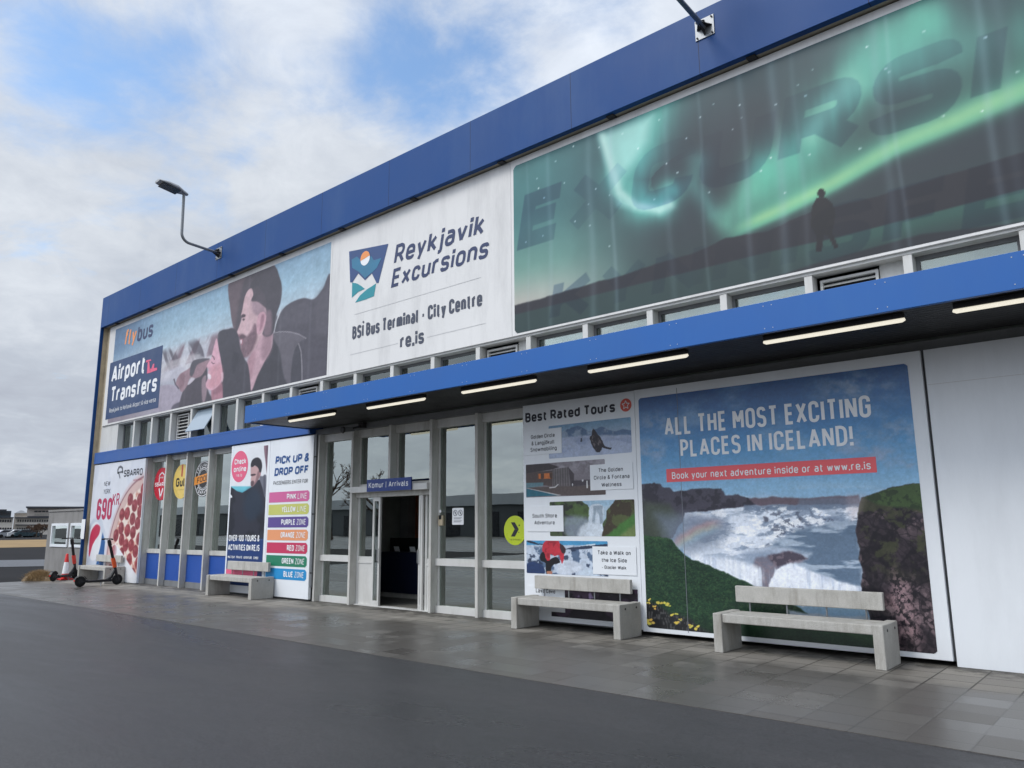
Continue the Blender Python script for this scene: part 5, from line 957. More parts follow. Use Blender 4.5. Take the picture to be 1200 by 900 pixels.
# waterfall poster
wf = board('poster', 'large waterfall poster reading ALL THE MOST EXCITING PLACES IN ICELAND', 'poster', -6.295, -2.19, 0.06, 3.715, Y3, 0.06, M['white'])
def paint_gull(cv, px, py, U, V, X, Z):
    x, y = (px-740)*2.25, (py-400)*2.25
    cv.c[:] = ramp3(1-V, [(0, (30, 84, 142)), (0.12, (50, 112, 168)), (0.28, (96, 154, 198)), (0.42, (138, 180, 210)), (0.5, (142, 176, 204)), (1, (142, 176, 204))])
    cv.mix((176, 190, 210), smooth(0.50, 0.85, fbm(X*1.5, Z*3.0, 12, 7))*0.5); cv.mix((190, 202, 216), smooth(0.5, 0.7, fbm(X*1.2, Z*9, 3, 5))*smooth(0.62, 0.5, V)*0.5)
    for (qx, qy, rx, ry) in ((600, 120, 100, 40), (45, 290, 60, 36), (70, 215, 50, 25), (590, 268, 70, 34), (655, 305, 50, 24), (705, 240, 50, 30), (735, 320, 30, 14)):
        n = fbm(x/34, y/22, int(qx), 6); cv.mix((158, 170, 192), np.clip(ell(x, y, qx, qy, rx, ry, 0.9)*smooth(0.32, 0.72, n), 0, 1)*0.7)
    n1 = fbm(X*5, Z*6, 2, 6); n2 = fbm(X*14, Z*14, 6, 5); P = lambda p, c, s=3, a=1.0: cv.mix(c, poly(x, y, p, s)*a)
    x0_, y0_ = x, y; x = x+16*(fbm(X*5, Z*5, 51, 5, 0.6)-0.5); y = y+12*(fbm(X*6, Z*6, 52, 5, 0.6)-0.5)
    P([(290, 412), (440, 412), (600, 406), (600, 440), (290, 440)], (104, 92, 102), 3); P([(440, 414), (600, 410), (600, 440), (440, 440)], (104, 116, 134), 6, 0.7)
    cl = [(20, 376), (74, 374), (80, 384), (100, 386), (112, 395), (140, 396), (160, 391), (200, 388), (236, 388), (246, 404), (280, 404), (310, 412), (328, 432), (220, 446), (150, 452), (110, 520), (20, 530)]
    P(cl, (74, 72, 84), 2); cv.mix((50, 48, 58), poly(x, y, cl, 3)*smooth(0.48, 0.6, fbm(X*8, Z*10, 3, 5))*0.8); cv.mix((74, 84, 70), poly(x, y, [(30, 420), (100, 430), (130, 470), (100, 520), (30, 520)], 14)*0.8)
    wat = poly(x, y, [(140, 452), (230, 444), (330, 432), (480, 432), (620, 430), (620, 660), (450, 700), (330, 655), (200, 600), (140, 560)], 3)
    cv.mix((214, 222, 234), wat); st_ = fbm(X*3.0+Z*1.2, Z*12, 8, 5); cv.mix((140, 156, 176), wat*smooth(0.52, 0.66, st_)*0.65)
    cv.mix((96, 112, 134), poly(x, y, [(300, 432), (600, 428), (600, 440), (430, 446), (300, 446)], 4)*0.8)
    deep = poly(x, y, [(420, 500), (520, 480), (600, 470), (612, 650), (560, 640), (480, 610), (440, 585), (470, 560), (400, 545), (360, 540), (400, 520)], 12)
    cv.mix((88, 108, 130), deep*0.92); cv.mix((176, 190, 206), deep*smooth(0.52, 0.66, fbm(X*2.2-Z*0.8, Z*13, 15, 5))*0.85)
    P([(300, 555), (370, 545), (440, 560), (420, 590), (330, 590), (290, 580)], (130, 146, 168), 14, 0.8)
    for pts in ([(345, 462), (356, 466), (360, 478), (350, 482)], [(385, 468), (400, 480), (412, 502), (404, 500), (390, 486)], [(432, 450), (448, 462), (474, 486), (466, 490), (445, 474)], [(408, 472), (416, 482), (414, 488)], [(470, 440), (478, 452), (482, 470), (474, 468)]): P(pts, (84, 86, 98), 2, 0.9)
    wedge = poly(x, y, [(300, 640), (318, 596), (330, 572), (352, 566), (380, 560), (410, 554), (440, 558), (462, 572), (440, 584), (404, 590), (384, 604), (368, 650), (340, 660)], 5)
    cv.mix((112, 110, 124), wedge*0.9); cv.mix((78, 72, 84), wedge*poly(x, y, [(360, 566), (410, 554), (440, 558), (462, 572), (420, 584), (384, 596)], 4)); cv.mix((136, 122, 130), wedge*smooth(0.5, 0.62, fbm(X*20, Z*22, 6, 4, 0.7))*0.6)
    cv.mix((200, 208, 222), wedge*smooth(588, 606, y)*smooth(0.5, 0.62, vnoise(X*24, Z*2.2, 44))*0.8)
    fallm = poly(x, y, [(150, 560), (250, 570), (310, 590), (345, 600), (345, 650), (250, 640), (170, 600)], 10); cv.mix((222, 228, 238), fallm*0.9*smooth(352, 338, x))
    f2 = poly(x, y, [(362, 640), (380, 604), (420, 586), (480, 610), (560, 638), (612, 650), (612, 700), (362, 690)], 4); cv.mix((228, 233, 242), f2); cv.mix((172, 184, 204), (f2+fallm)*smooth(0.55, 0.7, fbm(X*13, Z*1.6, 5, 4))*0.5)
    up = poly(x, y, [(150, 452), (330, 436), (600, 436), (600, 470), (520, 482), (420, 505), (360, 545), (250, 560), (170, 520)], 6)
    cv.mix((118, 134, 156), up*smooth(0.5, 0.62, fbm(X*3.2+Z*4, Z*9-X*2, 73, 6, 0.65))*0.75); cv.mix((238, 241, 246), up*smooth(0.52, 0.64, fbm(X*5+Z*5, Z*10-X*2.5, 74, 6, 0.65))*0.9); cv.mix((84, 92, 110), up*smooth(0.60, 0.68, fbm(X*7, Z*12, 75, 5, 0.65))*smooth(330, 380, x)*0.75)
    cv.mix((236, 240, 246), (f2+fallm)*smooth(0.5, 0.66, vnoise(X*30, Z*1.8, 46))*0.6); cv.mix((150, 164, 186), f2*smooth(0.55, 0.75, vnoise(X*22, Z*1.5, 47))*smooth(20, -10, y-(590+np.clip(x-400, 0, 300)*0.32))*0.7)
    cv.mix((120, 132, 150), poly(x, y, [(60, 455), (150, 455), (240, 470), (260, 500), (230, 540), (150, 560), (90, 520)], 24)*0.75); P([(150, 456), (240, 470), (258, 488), (200, 520), (150, 500)], (128, 138, 158), 10, 0.6)
    ra = np.hypot(x-250, (y-640)*1.05); arc = lambda r, w: np.exp(-((ra-r)/w)**2)*smooth(80, 110, x)*smooth(250, 200, x)*smooth(560, 520, y)
    cv.mix((206, 140, 130), arc(174, 9)*0.35); cv.mix((206, 196, 150), arc(162, 9)*0.32); cv.mix((140, 180, 196), arc(150, 9)*0.3)
    hill = poly(x, y, [(20, 512), (78, 515), (108, 524), (128, 548), (142, 566), (162, 580), (192, 586), (240, 604), (290, 632), (345, 654), (420, 690), (470, 720), (640, 770), (640, 840), (20, 790)], 2.5)
    cv.mix((40, 70, 50), hill); cv.mix((24, 46, 36), hill*np.clip(fbm(X*1.6+Z, Z*5, 4, 4)*1.5-0.35, 0, 1)*0.7); cv.mix((20, 38, 30), hill*smooth(0.48, 0.6, fbm(X*34+Z*12, Z*52, 13, 3, 0.8))*0.55); cv.mix((72, 100, 64), hill*smooth(0.54, 0.66, fbm(X*38, Z*50, 14, 3, 0.8))*0.5); cv.mix((74, 100, 66), hill*smooth(0.56, 0.72, fbm(X*14, Z*24, 7, 5, 0.7))*0.25); cv.mix((84, 116, 70), hill*np.exp(-((y-(512+np.clip(x-110, 0, 500)*0.55))/10)**2)*0.4)
    P([(414, 708), (440, 714), (640, 730), (640, 776), (520, 755), (440, 745), (416, 722)], (168, 180, 192), 4)
    P([(30, 735), (200, 742), (640, 770), (640, 840), (30, 800)], (26, 48, 36), 20, 0.6)
    soil = poly(x, y, [(20, 680), (60, 690), (100, 715), (150, 730), (215, 775), (20, 775)], 8); cv.mix((40, 38, 42), soil*0.9); cv.mix((104, 104, 104), soil*smooth(0.62, 0.72, vnoise(X*60, Z*26, 4))*0.6)
    rng = random.Random(9)
    for qx, qy, k in ((50, 682, 6), (75, 692, 9), (92, 690, 7), (58, 702, 7), (48, 740, 9), (54, 746, 8), (104, 722, 7), (116, 716, 6), (120, 745, 6), (160, 752, 8), (174, 757, 8), (180, 750, 6), (96, 700, 5), (42, 690, 6), (130, 735, 5)):
        for _ in range(3):
            cv.mix((212+rng.randint(-14, 14), 192+rng.randint(-14, 10), 90), ell(x, y, qx+rng.uniform(-5, 5), qy+rng.uniform(-4, 4), k*0.5, k*0.36, 0.3)*0.9)
    rock = poly(x, y, [(596, 440), (606, 412), (640, 404), (690, 384), (740, 376), (775, 374), (830, 840), (640, 840), (640, 760), (612, 690), (604, 640), (612, 610), (596, 575), (604, 545), (590, 500), (598, 470)], 2.5)
    big = fbm(X*2.2+Z*1.2, Z*1.6, 81, 4); xr, zr = X*0.8+Z*0.6, Z*0.8-X*0.6; rid = 1-np.abs(2*fbm(X*7, Z*5, 17, 6, 0.7)-1)*2.2; crack = np.abs(fbm(xr*11, zr*5, 33, 5, 0.6)-0.5)*2
    v1, e1 = cells(xr*4.5+0.8*fbm(X*6, Z*6, 3, 3), zr*3.2, 3); v2, e2 = cells(xr*12+0.8*fbm(X*9, Z*9, 4, 3), zr*8, 5); v3, e3 = cells(X*30, Z*24, 9); tone = 0.30*v1+0.35*v2+0.35*v3
    cv.mix((62, 54, 58), rock); cv.mix((122, 106, 110), rock*smooth(0.40, 0.76, tone)*0.95); cv.mix((30, 27, 33), rock*smooth(0.46, 0.24, tone)*0.9); cv.mix((22, 20, 27), rock*smooth(0.10, 0.0, e1)*0.75); cv.mix((28, 25, 31), rock*smooth(0.12, 0.0, e2)*0.6); cv.mix((28, 25, 32), rock*smooth(0.44, 0.60, big)*0.65)
    cv.mix((24, 22, 32), rock*smooth(660, 760, y)*smooth(690, 630, x)*0.8); cv.mix((30, 27, 36), rock*smooth(500, 470, y)*smooth(440, 470, y)*smooth(0.40, 0.55, fbm(X*9, Z*14, 19, 5))*0.8)
    cv.mix((160, 134, 138), rock*poly(x, y, [(690, 600), (740, 640), (770, 790), (720, 780), (680, 700)], 24)*smooth(0.46, 0.6, fbm(X*30, Z*24, 29, 4, 0.7))*0.85); cv.mix((70, 74, 52), rock*smooth(0.5, 0.6, fbm(X*5, Z*6, 41, 6, 0.65))*smooth(660, 540, y)*0.75)
    top = poly(x, y, [(612, 412), (640, 404), (690, 384), (740, 374), (775, 372), (775, 446), (730, 442), (690, 436), (650, 430)], 5); cv.mix((66, 86, 52), rock*top); cv.mix((42, 56, 38), rock*top*smooth(0.46, 0.6, n2)*0.8)
    cv.mix((178, 160, 164), poly(x, y, [(570, 405), (615, 405), (605, 450), (580, 470), (565, 440)], 14)*0.35)
def paint_gull_grain(cv, *a):
    paint_gull(cv, *a); X, Z = a[4], a[5]; cv.mul(0.91+0.18*fbm(X*34, Z*34, 91, 3, 0.8)); cv.c = np.clip((cv.c-0.42)*1.08+0.42, 0, 1)
picture('picture', wf, PRG, -6.222, -2.345, 0.125, 3.575, Y3-0.003, 560, 490, paint_gull_grain, 0.05)
c9 = zoomed(740, 400, 2.25)
t9 = MB(); fit(t9, 'ALL THE MOST EXCITING', c9, (88, 250), (92, 200), (633, 199), Y3-0.006, bold=0.018); fit(t9, 'PLACES IN ICELAND!', c9, (130, 304), (130, 257), (586, 276), Y3-0.006, bold=0.018); t9.build('lettering', M['ink_white'], wf)
a = place(c9, 92, 337); b = place(c9, 648, 345); z0 = (place(c9, 95, 372).z+b.z)/2; z1 = (a.z+place(c9, 646, 304).z)/2
rb = MB(); rect(rb, a.x, b.x, z0, z1, Y3-0.006); ro = rb.build('red_bar', M['ink_salmon'], wf)
t9 = MB(); fit(t9, 'Book your next adventure inside or at www.re.is', c9, (107, 361), (107, 343), (632, 340), Y3-0.009, bold=0.012); t9.build('lettering', M['ink_white'], ro)
box('panel_joint', M['ink_grey'], wf, wp(800, 600, Y3).x-0.004, wp(800, 600, Y3).x+0.004, Y3-0.0045, Y3-0.0035, 0.1, 3.66)

# ------------------------------------------------------------------ signs and stickers on the glazing
c10 = zoomed(360, 470, 10/3)
YS = YF-0.10
sg = thing('door_sign', 'blue sign lettered Komur | Arrivals over the open door', 'sign', (-12.6, YS+0.03, 2.4))
a, b = wp(*c10(232, 355), YS), wp(*c10(405, 345), YS); zt = wp(*c10(232, 308), YS).z
MB().box(a.x, b.x, YS, YS+0.03, a.z, zt).build('panel', M['ink_signblue'], sg, 0.003)
t = MB(); fit(t, 'Komur', c10, (240, 340), (240, 318), (298, 338), YS-0.003, bold=0.02); fit(t, 'Arrivals', c10, (318, 334), (318, 312), (394, 332), YS-0.003, bold=0.02)
q = wp(*c10(308, 326), YS); rect(t, q.x-0.006, q.x+0.006, a.z+0.07, zt-0.06, YS-0.003); t.build('lettering', M['ink_white'], sg)
def sticker(name, label, cx, cz, r, y, m, cat='sticker'):
    t = thing(name, label, cat, (cx, y, cz-r)); MB().lathe([(r, -0.002), (r, 0.002)], 40, (cx, y, cz), 'y').build('disc', m, t); return t
YK = YG-0.004
def gm(n, c): return ink(n, c, 0.3)
# green arrow sticker
q = wp(603.6, 621.5, YK); rz_ = (wp(603.6, 604.2, YK).z-wp(603.6, 638.8, YK).z)/2
s = sticker('round_sticker', 'lime green round sticker with a dark arrow on the right entrance pane', q.x, q.z, rz_, YK-0.004, gm('ink_lime', (188, 206, 48)))
am = MB(); x, z, r = q.x, q.z, rz_; YA = YK-0.0075
am.sheet([(x-0.36*r, YA, z+0.55*r), (x+0.0*r, YA, z+0.55*r), (x+0.36*r, YA, z+0.08*r), (x-0.02*r, YA, z+0.08*r)]); am.sheet([(x-0.36*r, YA, z-0.42*r), (x-0.0*r, YA, z-0.42*r), (x+0.36*r, YA, z+0.075*r), (x-0.02*r, YA, z+0.075*r)])
disc(am, x+0.40*r, z+0.34*r, 0.06*r, 0.06*r, YA); disc(am, x+0.36*r, z-0.14*r, 0.04*r, 0.04*r, YA); am.build('arrow', M['ink_dark'], s)
tm = MB(); letters(tm, 'THE ENTRANCE', x-0.5*r, z-0.68*r, x+0.5*r, z-0.58*r, YA); tm.build('lettering', M['ink_dark'], s)
# white prohibition notice
a, b = wp(530, 615, YK), wp(543.4, 614.6, YK); zt = wp(530, 595.4, YK).z
nt_ = thing('notice', 'small white notice with two round prohibition signs on the glass', 'notice', (a.x, YK, a.z)); nb = MB(); rect(nb, a.x, b.x, a.z, zt, YK-0.003, 0.02); nb.build('sheet', M['ink_white'], nt_)
w = b.x-a.x; h = zt-a.z; nb = MB()
for fx in (0.28, 0.72):
    cx_, cz_, r = a.x+w*fx, a.z+h*0.70, w*0.19
    for i in range(24):
        t0, t1 = 2*PI*i/24, 2*PI*(i+1)/24; nb.sheet([(cx_+rr*math.cos(tt), YK-0.006, cz_+rr*math.sin(tt)) for rr, tt in ((r, t0), (r, t1), (r*0.8, t1), (r*0.8, t0))])
    stroke(nb, [(cx_-r*0.6, cz_+r*0.6), (cx_+r*0.6, cz_-r*0.6)], r*0.1, YK-0.006); rect(nb, cx_-r*0.15, cx_+r*0.3, cz_-r*0.4, cz_+r*0.4, YK-0.006)
for i, zf in enumerate((0.40, 0.34, 0.22, 0.16)): rect(nb, a.x+w*0.15, b.x-w*(0.15+0.1*(i % 2)), a.z+h*zf, a.z+h*(zf+0.025), YK-0.006)
nb.build('pictograms', M['ink_grey'], nt_)
# card reader by the door
a, b = wp(515, 616, YK), wp(520, 604, YK)
cr = thing('door_reader', 'small beige intercom box on the jamb right of the open door', 'intercom', (a.x, YK, a.z)); MB().box(a.x, b.x, YK-0.04, YK, a.z, b.z).build('case', M['beige'], cr, 0.006)
MB().box(a.x+0.02, b.x-0.02, YK-0.043, YK-0.0405, a.z+0.12, a.z+0.2).build('slot', M['black'], cr); MB().lathe([(0.03, -0.02), (0.02, 0.0)], 12, ((a.x+b.x)/2, YK-0.02, b.z+0.08), 'y').build('bell_button', M['ink_white'], cr)
# three round stickers on the left windows
q = wp(189.5, 566, YK); r = 0.49
s = sticker('round_sticker', 'red round sticker reading SBARRO on the leftmost window', q.x, 2.93, r, YK-0.004, gm('ink_red2', (196, 36, 56)))
x, z = q.x, 2.93; YA = YK-0.0075
am = MB(); stroke(am, [(x-0.27*r*1.2, z+0.10*r), (x-0.30*r*1.2, z+0.52*r), (x, z+0.70*r), (x+0.30*r*1.2, z+0.52*r), (x+0.27*r*1.2, z+0.10*r)], 0.018, YA)
stroke(am, [(x-0.25*r, z-0.3*r), (x-0.02*r, z-0.82*r), (x+0.22*r, z-0.3*r)], 0.03, YA)
letters(am, 'SBARRO', x-0.86*r, z-0.14*r, x+0.86*r, z+0.10*r, YA, bold=0.035); letters(am, 'NEW YORK', x-0.2*r, z+0.34*r, x+0.2*r, z+0.44*r, YA); am.build('lettering', M['ink_white'], s)
q = wp(212.3, 564.5, YK); x, z = q.x+0.03, 2.95; r = 0.50
s = sticker('round_sticker', 'yellow round sticker reading Gull between two window fins', x, z, r, YK-0.004, mat('ink_gold', (226, 196, 104), 0.3, 0, 0.06, 1.5))
am = MB(); letters(am, 'Gull', x-0.66*r, z-0.30*r, x+0.66*r, z+0.22*r, YA, bold=0.05); letters(am, 'NAUTHOLSVEGI', x-0.3*r, z-0.50*r, x+0.34*r, z-0.46*r, YA); am.build('lettering', M['ink_black'], s)
am = MB(); rect(am, x-0.08*r, x+0.10*r, z+0.28*r, z+0.975*r, YA-0.001); am.build('ribbon', M['ink_magenta'] if False else ink('ink_rust', (184, 74, 44), 0.35), s)
q = wp(238, 561.3, YK); x, z = q.x+0.02, 2.97; r = 0.50
s = sticker('round_sticker', 'black round sticker with an orange FOOD band on third window', x, z, r, YK-0.004, gm('ink_coal', (40, 38, 38)))
am = MB()
for r0, r1 in ((0.93, 0.97), (0.60, 0.64), (0.52, 0.54)):
    for i in range(36):
        t0, t1 = 2*PI*i/36, 2*PI*(i+1)/36; am.sheet([(x+rr*r*math.cos(tt), YA, z+rr*r*math.sin(tt)) for rr, tt in ((r0, t0), (r0, t1), (r1, t1), (r1, t0))])
def ringtext(mb, s, cx, cz, rad, h, a0, a1, up=True):
    n = len(s)
    for i, ch in enumerate(s):
        if ch == ' ': continue
        w, st = glyph(ch, 1.0, 0.2); th = R(a0+(a1-a0)*(i+0.5)/n); k = len(mb.v); qs = [v for strip in st for q_ in strip for v in q_]
        for (vx, vy) in [(v.x, v.y) for v in qs]:
            lx, ly = (vx-w/2)*h*0.85, vy*h-h/2
            if up: rr, tt = rad+ly, th-lx/rad
            else: rr, tt = rad-ly, th+lx/rad
            mb.v.append((cx+rr*math.cos(tt), YA, cz+rr*math.sin(tt)))
        mb.f += [tuple(k+4*j+i_ for i_ in range(4)) for j in range(len(qs)//4)]
ringtext(am, 'ICELANDIC', x, z, 0.78*r, 0.20*r, 160, 20); ringtext(am, 'COMPANY', x, z, 0.78*r, 0.20*r, 215, 325, False); am.build('lettering', M['ink_white'], s)
am = MB(); am.sheet([(x-1.0*r, YA-0.002, z-0.34*r), (x+1.0*r, YA-0.002, z-0.10*r), (x+1.0*r, YA-0.002, z+0.36*r), (x-1.0*r, YA-0.002, z+0.12*r)]); o = am.build('band', ink('ink_amber', (224, 146, 62), 0.35), s)
am = MB(); k = 0; letters(am, 'FOOD', x-0.66*r, z-0.16*r, x+0.66*r, z+0.16*r, YA-0.005, bold=0.03); am.v = [(p[0], p[1], p[2]+(p[0]-x)*0.12) for p in am.v]; am.build('lettering', M['ink_coal'], o)
# camera under the canopy, junction pipes
cc = thing('security_camera', 'small dark security camera under the canopy above the entrance glazing', 'camera', (-13.15, 10.24, 3.72))
MB().box(-13.22, -13.06, 10.18, 10.28, 3.72, 3.84).tube([(-13.14, 10.2, 3.76), (-13.2, 10.02, 3.70)], 0.02, 8).build('bracket', M['darkgrey'], cc)
MB().obox((-13.24, 9.94, 3.67), (0.045, 0.0, 0), (0.0, 0.13, 0.02), (0, -0.008, 0.045)).build('housing', M['lintel'], cc, 0.012)
MB().lathe([(0.06, -0.03), (0.075, 0.0), (0.06, 0.02)], 16, (-13.24, 9.80, 3.65), 'y').build('lens', M['black'], cc, 0, True)
dp_ = thing('downpipe', 'thin grey pipe running down the jamb beside the zone board', 'pipe', (-14.88, 10.2, 0.1)); MB().tube([(-14.875, 10.27, 0.3), (-14.875, 10.27, 3.74)], 0.022, 10).build('pipe', M['steel'], dp_, 0, True)
for z in (0.6, 1.9, 3.2): MB().box(-14.897, -14.855, 10.245, 10.297, z, z+0.03).build('clip', M['darkgrey'], dp_)

# ------------------------------------------------------------------ inside
ctr = thing('counter', 'dark navy counter standing inside the open door', 'counter', (-13.0, 12.0, 0.012))
MB().box(-14.6, -11.6, 11.9, 12.5, 0.12, 1.03).build('body', M['navy'], ctr, 0.01); MB().box(-14.6, -11.6, 11.94, 12.46, 0.012, 0.119).build('plinth', M['alu'], ctr); MB().box(-14.6, -11.6, 12.3, 12.34, 1.032, 1.35).build('screen', M['black'], ctr)
for xx, lab in ((-14.0, 'white card on the dark counter, left of the two in the doorway'), (-13.45, 'white card on the dark counter, right of the two in the doorway')):
    ch = thing('card_holder', lab, 'card holder', (xx, 12.0, 1.032), 0, 'cards on the counter'); MB().obox((xx, 12.0, 1.10), (0.09, 0, 0), (0, 0.003, 0.001), (0, -0.02, 0.06)).build('card', M['ink_white'], ch); MB().box(xx-0.05, xx+0.05, 11.97, 12.05, 1.033, 1.045).build('foot', M['black'], ch)
arm = thing('armchair', 'dark round-backed chair behind the pane with the white notice', 'chair', (-10.35, 11.6, 0.012))
MB().lathe([(0.34, 0.1), (0.40, 0.45), (0.38, 0.5)], 20, (-10.35, 11.6, 0.012)).build('seat', M['black'], arm, 0, True)
bk = MB(); n = 14
for i in range(n):
    t0, t1 = PI*i/n+PI, PI*(i+1)/n+PI; h0, h1 = 0.75+0.6*math.sin(PI*i/n), 0.75+0.6*math.sin(PI*(i+1)/n); q0 = [(-10.35+r_*math.cos(t_), 11.6+r_*math.sin(t_)) for r_, t_ in ((0.44, t0), (0.44, t1), (0.38, t1), (0.38, t0))]; k = len(bk.v)
    bk.v += [(p[0], p[1], 0.11) for p in q0]+[(q0[0][0], q0[0][1], h0), (q0[1][0], q0[1][1], h1), (q0[2][0], q0[2][1], h1), (q0[3][0], q0[3][1], h0)]
    bk.f += [tuple(k+j for j in f) for f in ((0, 1, 5, 4), (2, 3, 7, 6), (4, 5, 6, 7), (3, 2, 1, 0))]
bk.build('backrest', M['black'], arm)
for i, (xx, z0, z1, lab) in enumerate(((-22.75, 1.75, 2.25, 'dark screen inside the leftmost window, under the red sticker'), (-21.5, 1.55, 2.2, 'dark screen inside the second window, under the yellow sticker'), (-20.25, 1.35, 2.2, 'dark screen inside the third window, under the FOOD sticker'))):
    t = thing('screen', lab, 'screen', (xx, 10.95, z0), 0, 'screens behind the left windows'); MB().box(xx-0.30, xx+0.30, 10.92, 10.97, z0, z1).build('casing', M['black'], t, 0.01); MB().tube([(xx, 10.99, z1-0.05), (xx, 10.99, 3.75)], 0.02, 8).build('pole', M['darkgrey'], t)
tb = thing('vending_counter', 'pale serving counter inside the left windows', 'counter', (-21, 12.2, 0.012)); MB().box(-23.4, -18.9, 12.2, 12.9, 0.012, 1.1).build('body', M['intw'], tb, 0.01); MB().box(-23.4, -18.9, 12.1, 13.0, 1.102, 1.14).build('worktop', M['alu'], tb)

# ------------------------------------------------------------------ benches
def bench(name):
    t = thing(name, 'x', 'bench', (0, 0, 0), 0, 'concrete benches along the front')
    L = 1.04
    for s_ in (-1, 1):
        x0, x1 = (-L, -L+0.12) if s_ < 0 else (L-0.12, L)
        lg = MB().box(x0, x1, 0, 0.58, 0, 0.49).build('leg', M['conc'], t, 0.012)
        bo = MB(); xo = x0 if s_ < 0 else x1
        for yy in (0.15, 0.45): bo.lathe([(0.016, -0.004), (0.016, 0.004)], 10, (xo, yy, 0.42), 'x')
        bo.build('bolt', M['darkgrey'], lg)
    MB().box(-L+0.121, L-0.121, 0.02, 0.50, 0.375, 0.485).build('seat', M['conc'], t, 0.012)
    br = MB().box(-0.93, 0.93, 0.475, 0.545, 0.60, 0.81).build('backrest', M['conc'], t, 0.01)
    for xx in (-0.75, -0.25, 0.25, 0.72): MB().tube([(xx, 0.515, 0.40), (xx, 0.515, 0.61)], 0.012, 8).build('post', M['steel'], t)
    return t
bn = bench('concrete_bench')
for i, (x, y, lab) in enumerate(((-3.745, 9.48, 'concrete bench in front of the waterfall poster, nearest the right edge'), (-7.335, 9.60, 'stained concrete bench in front of the Best Rated Tours board'),
        (-17.26, 9.60, 'concrete bench in front of the coloured zone board'), (-25.45, 9.62, 'far concrete bench in front of the pizza poster, behind a scooter'))):
    o = bn if i == 0 else copy_tree(bn); o.location = (x, y, 0); o['label'] = lab
# ------------------------------------------------------------------ kick scooters
def scooter():
    t = thing('kick_scooter', 'x', 'scooter', (0, 0, 0), 0, 'electric scooters by the far corner')
    for nm, x in (('rear', 0.0), ('front', 0.98)):
        wl = MB().lathe([(0.11, -0.034), (0.135, -0.024), (0.142, 0), (0.135, 0.024), (0.11, 0.034)], 28, (x, 0, 0.142), 'y').build('wheel', M['rubber'], t, 0, True)
        rm = MB().lathe([(0.05, -0.036), (0.085, -0.031), (0.085, 0.031), (0.05, 0.036)], 20, (x, 0, 0.142), 'y')
        rm.build('rim', M['darkgrey'], wl, 0, True)
    dk = MB(); dk.box(0.16, 0.80, -0.085, 0.085, 0.10, 0.165); dk.obox((0.09, 0, 0.14), (0.10, 0, 0.02), (0, 0.05, 0), (0, 0, 0.025)); dk.build('deck', M['black'], t, 0.012)
    MB().tube([(0.70, 0, 0.14), (0.80, 0, 0.22), (0.90, 0, 0.42)], [0.05, 0.045, 0.035], 10).build('neck', M['black'], t, 0, True)
    MB().tube([(0.98, -0.05, 0.124), (0.965, -0.05, 0.22), (0.945, -0.03, 0.30)], 0.016, 8).tube([(0.98, 0.05, 0.124), (0.965, 0.05, 0.22), (0.945, 0.03, 0.30)], 0.016, 8).build('fork', M['black'], t, 0, True)
    B0, T0 = Vector((0.95, 0, 0.27)), Vector((0.66, 0, 1.22)); P = lambda k: tuple(B0.lerp(T0, k))
    MB().tube([P(0), P(1)], 0.038, 12).build('stem', M['black'], t, 0, True)
    MB().tube([P(0.22), P(0.48)], 0.054, 12).build('stem_sleeve', M['orange'], t, 0, True)
    MB().tube([P(0.84), P(0.98)], 0.05, 10).build('control_head', M['black'], t, 0.01)
    h = T0; MB().tube([(h.x-0.04, -0.30, h.z+0.02), (h.x, -0.12, h.z+0.03), (h.x, 0.12, h.z+0.03), (h.x-0.04, 0.30, h.z+0.02)], 0.016, 8).build('handlebar', M['black'], t, 0, True)
    for s_ in (-1, 1):
        MB().tube([(h.x-0.045, s_*0.30, h.z+0.02), (h.x-0.02, s_*0.18, h.z+0.027)], 0.022, 8).build('grip', M['rubber'], t, 0, True)
    MB().tube([(h.x+0.02, 0.14, h.z+0.02), (h.x+0.06, 0.24, h.z)], 0.007, 6).build('brake_lever', M['steel'], t)
    fd = MB(); n = 10
    for i in range(n):
        a0, a1 = R(20+140*i/n), R(20+140*(i+1)/n); fd.sheet([(0.162*math.cos(a), w_, 0.142+0.162*math.sin(a)) for a, w_ in ((a0, -0.04), (a0, 0.04), (a1, 0.04), (a1, -0.04))])
    fd.build('fender', M['black'], t); MB().box(-0.165, -0.145, -0.025, 0.025, 0.15, 0.19).build('tail_light', ink('ink_tail', (200, 40, 36), 0.3), t, 0.004)
    MB().tube([(0.52, -0.06, 0.12), (0.46, -0.17, 0.0)], 0.011, 6).build('kickstand', M['steel'], t)
    return t
M['orange'] = mat('orange_sleeve', (232, 92, 40), 0.5, 0, 0.05); M['redor'] = mat('coral_sleeve', (226, 74, 62), 0.5, 0, 0.05)
sc = scooter()
def orient(o, p0, p1): o.scale = (1.06, 1.06, 1.06); o.location = (p0[0], p0[1], 0); o.rotation_euler = (R(0), 0, math.atan2(p1[1]-p0[1], p1[0]-p0[0]))
sc2 = copy_tree(sc); orient(sc, (-23.848, 8.759), (-23.916, 9.737)); sc['label'] = 'black kick scooter with orange stem sleeve standing before the far bench'
orient(sc2, (-27.10, 9.15), (-27.62, 9.90)); sc2['label'] = 'black kick scooter with coral stem sleeve beside the traffic cone'
for ch in sc2.children:
    if ch.name.startswith('stem_sleeve'): ch.data = ch.data.copy(); ch.data.materials[0] = M['redor']
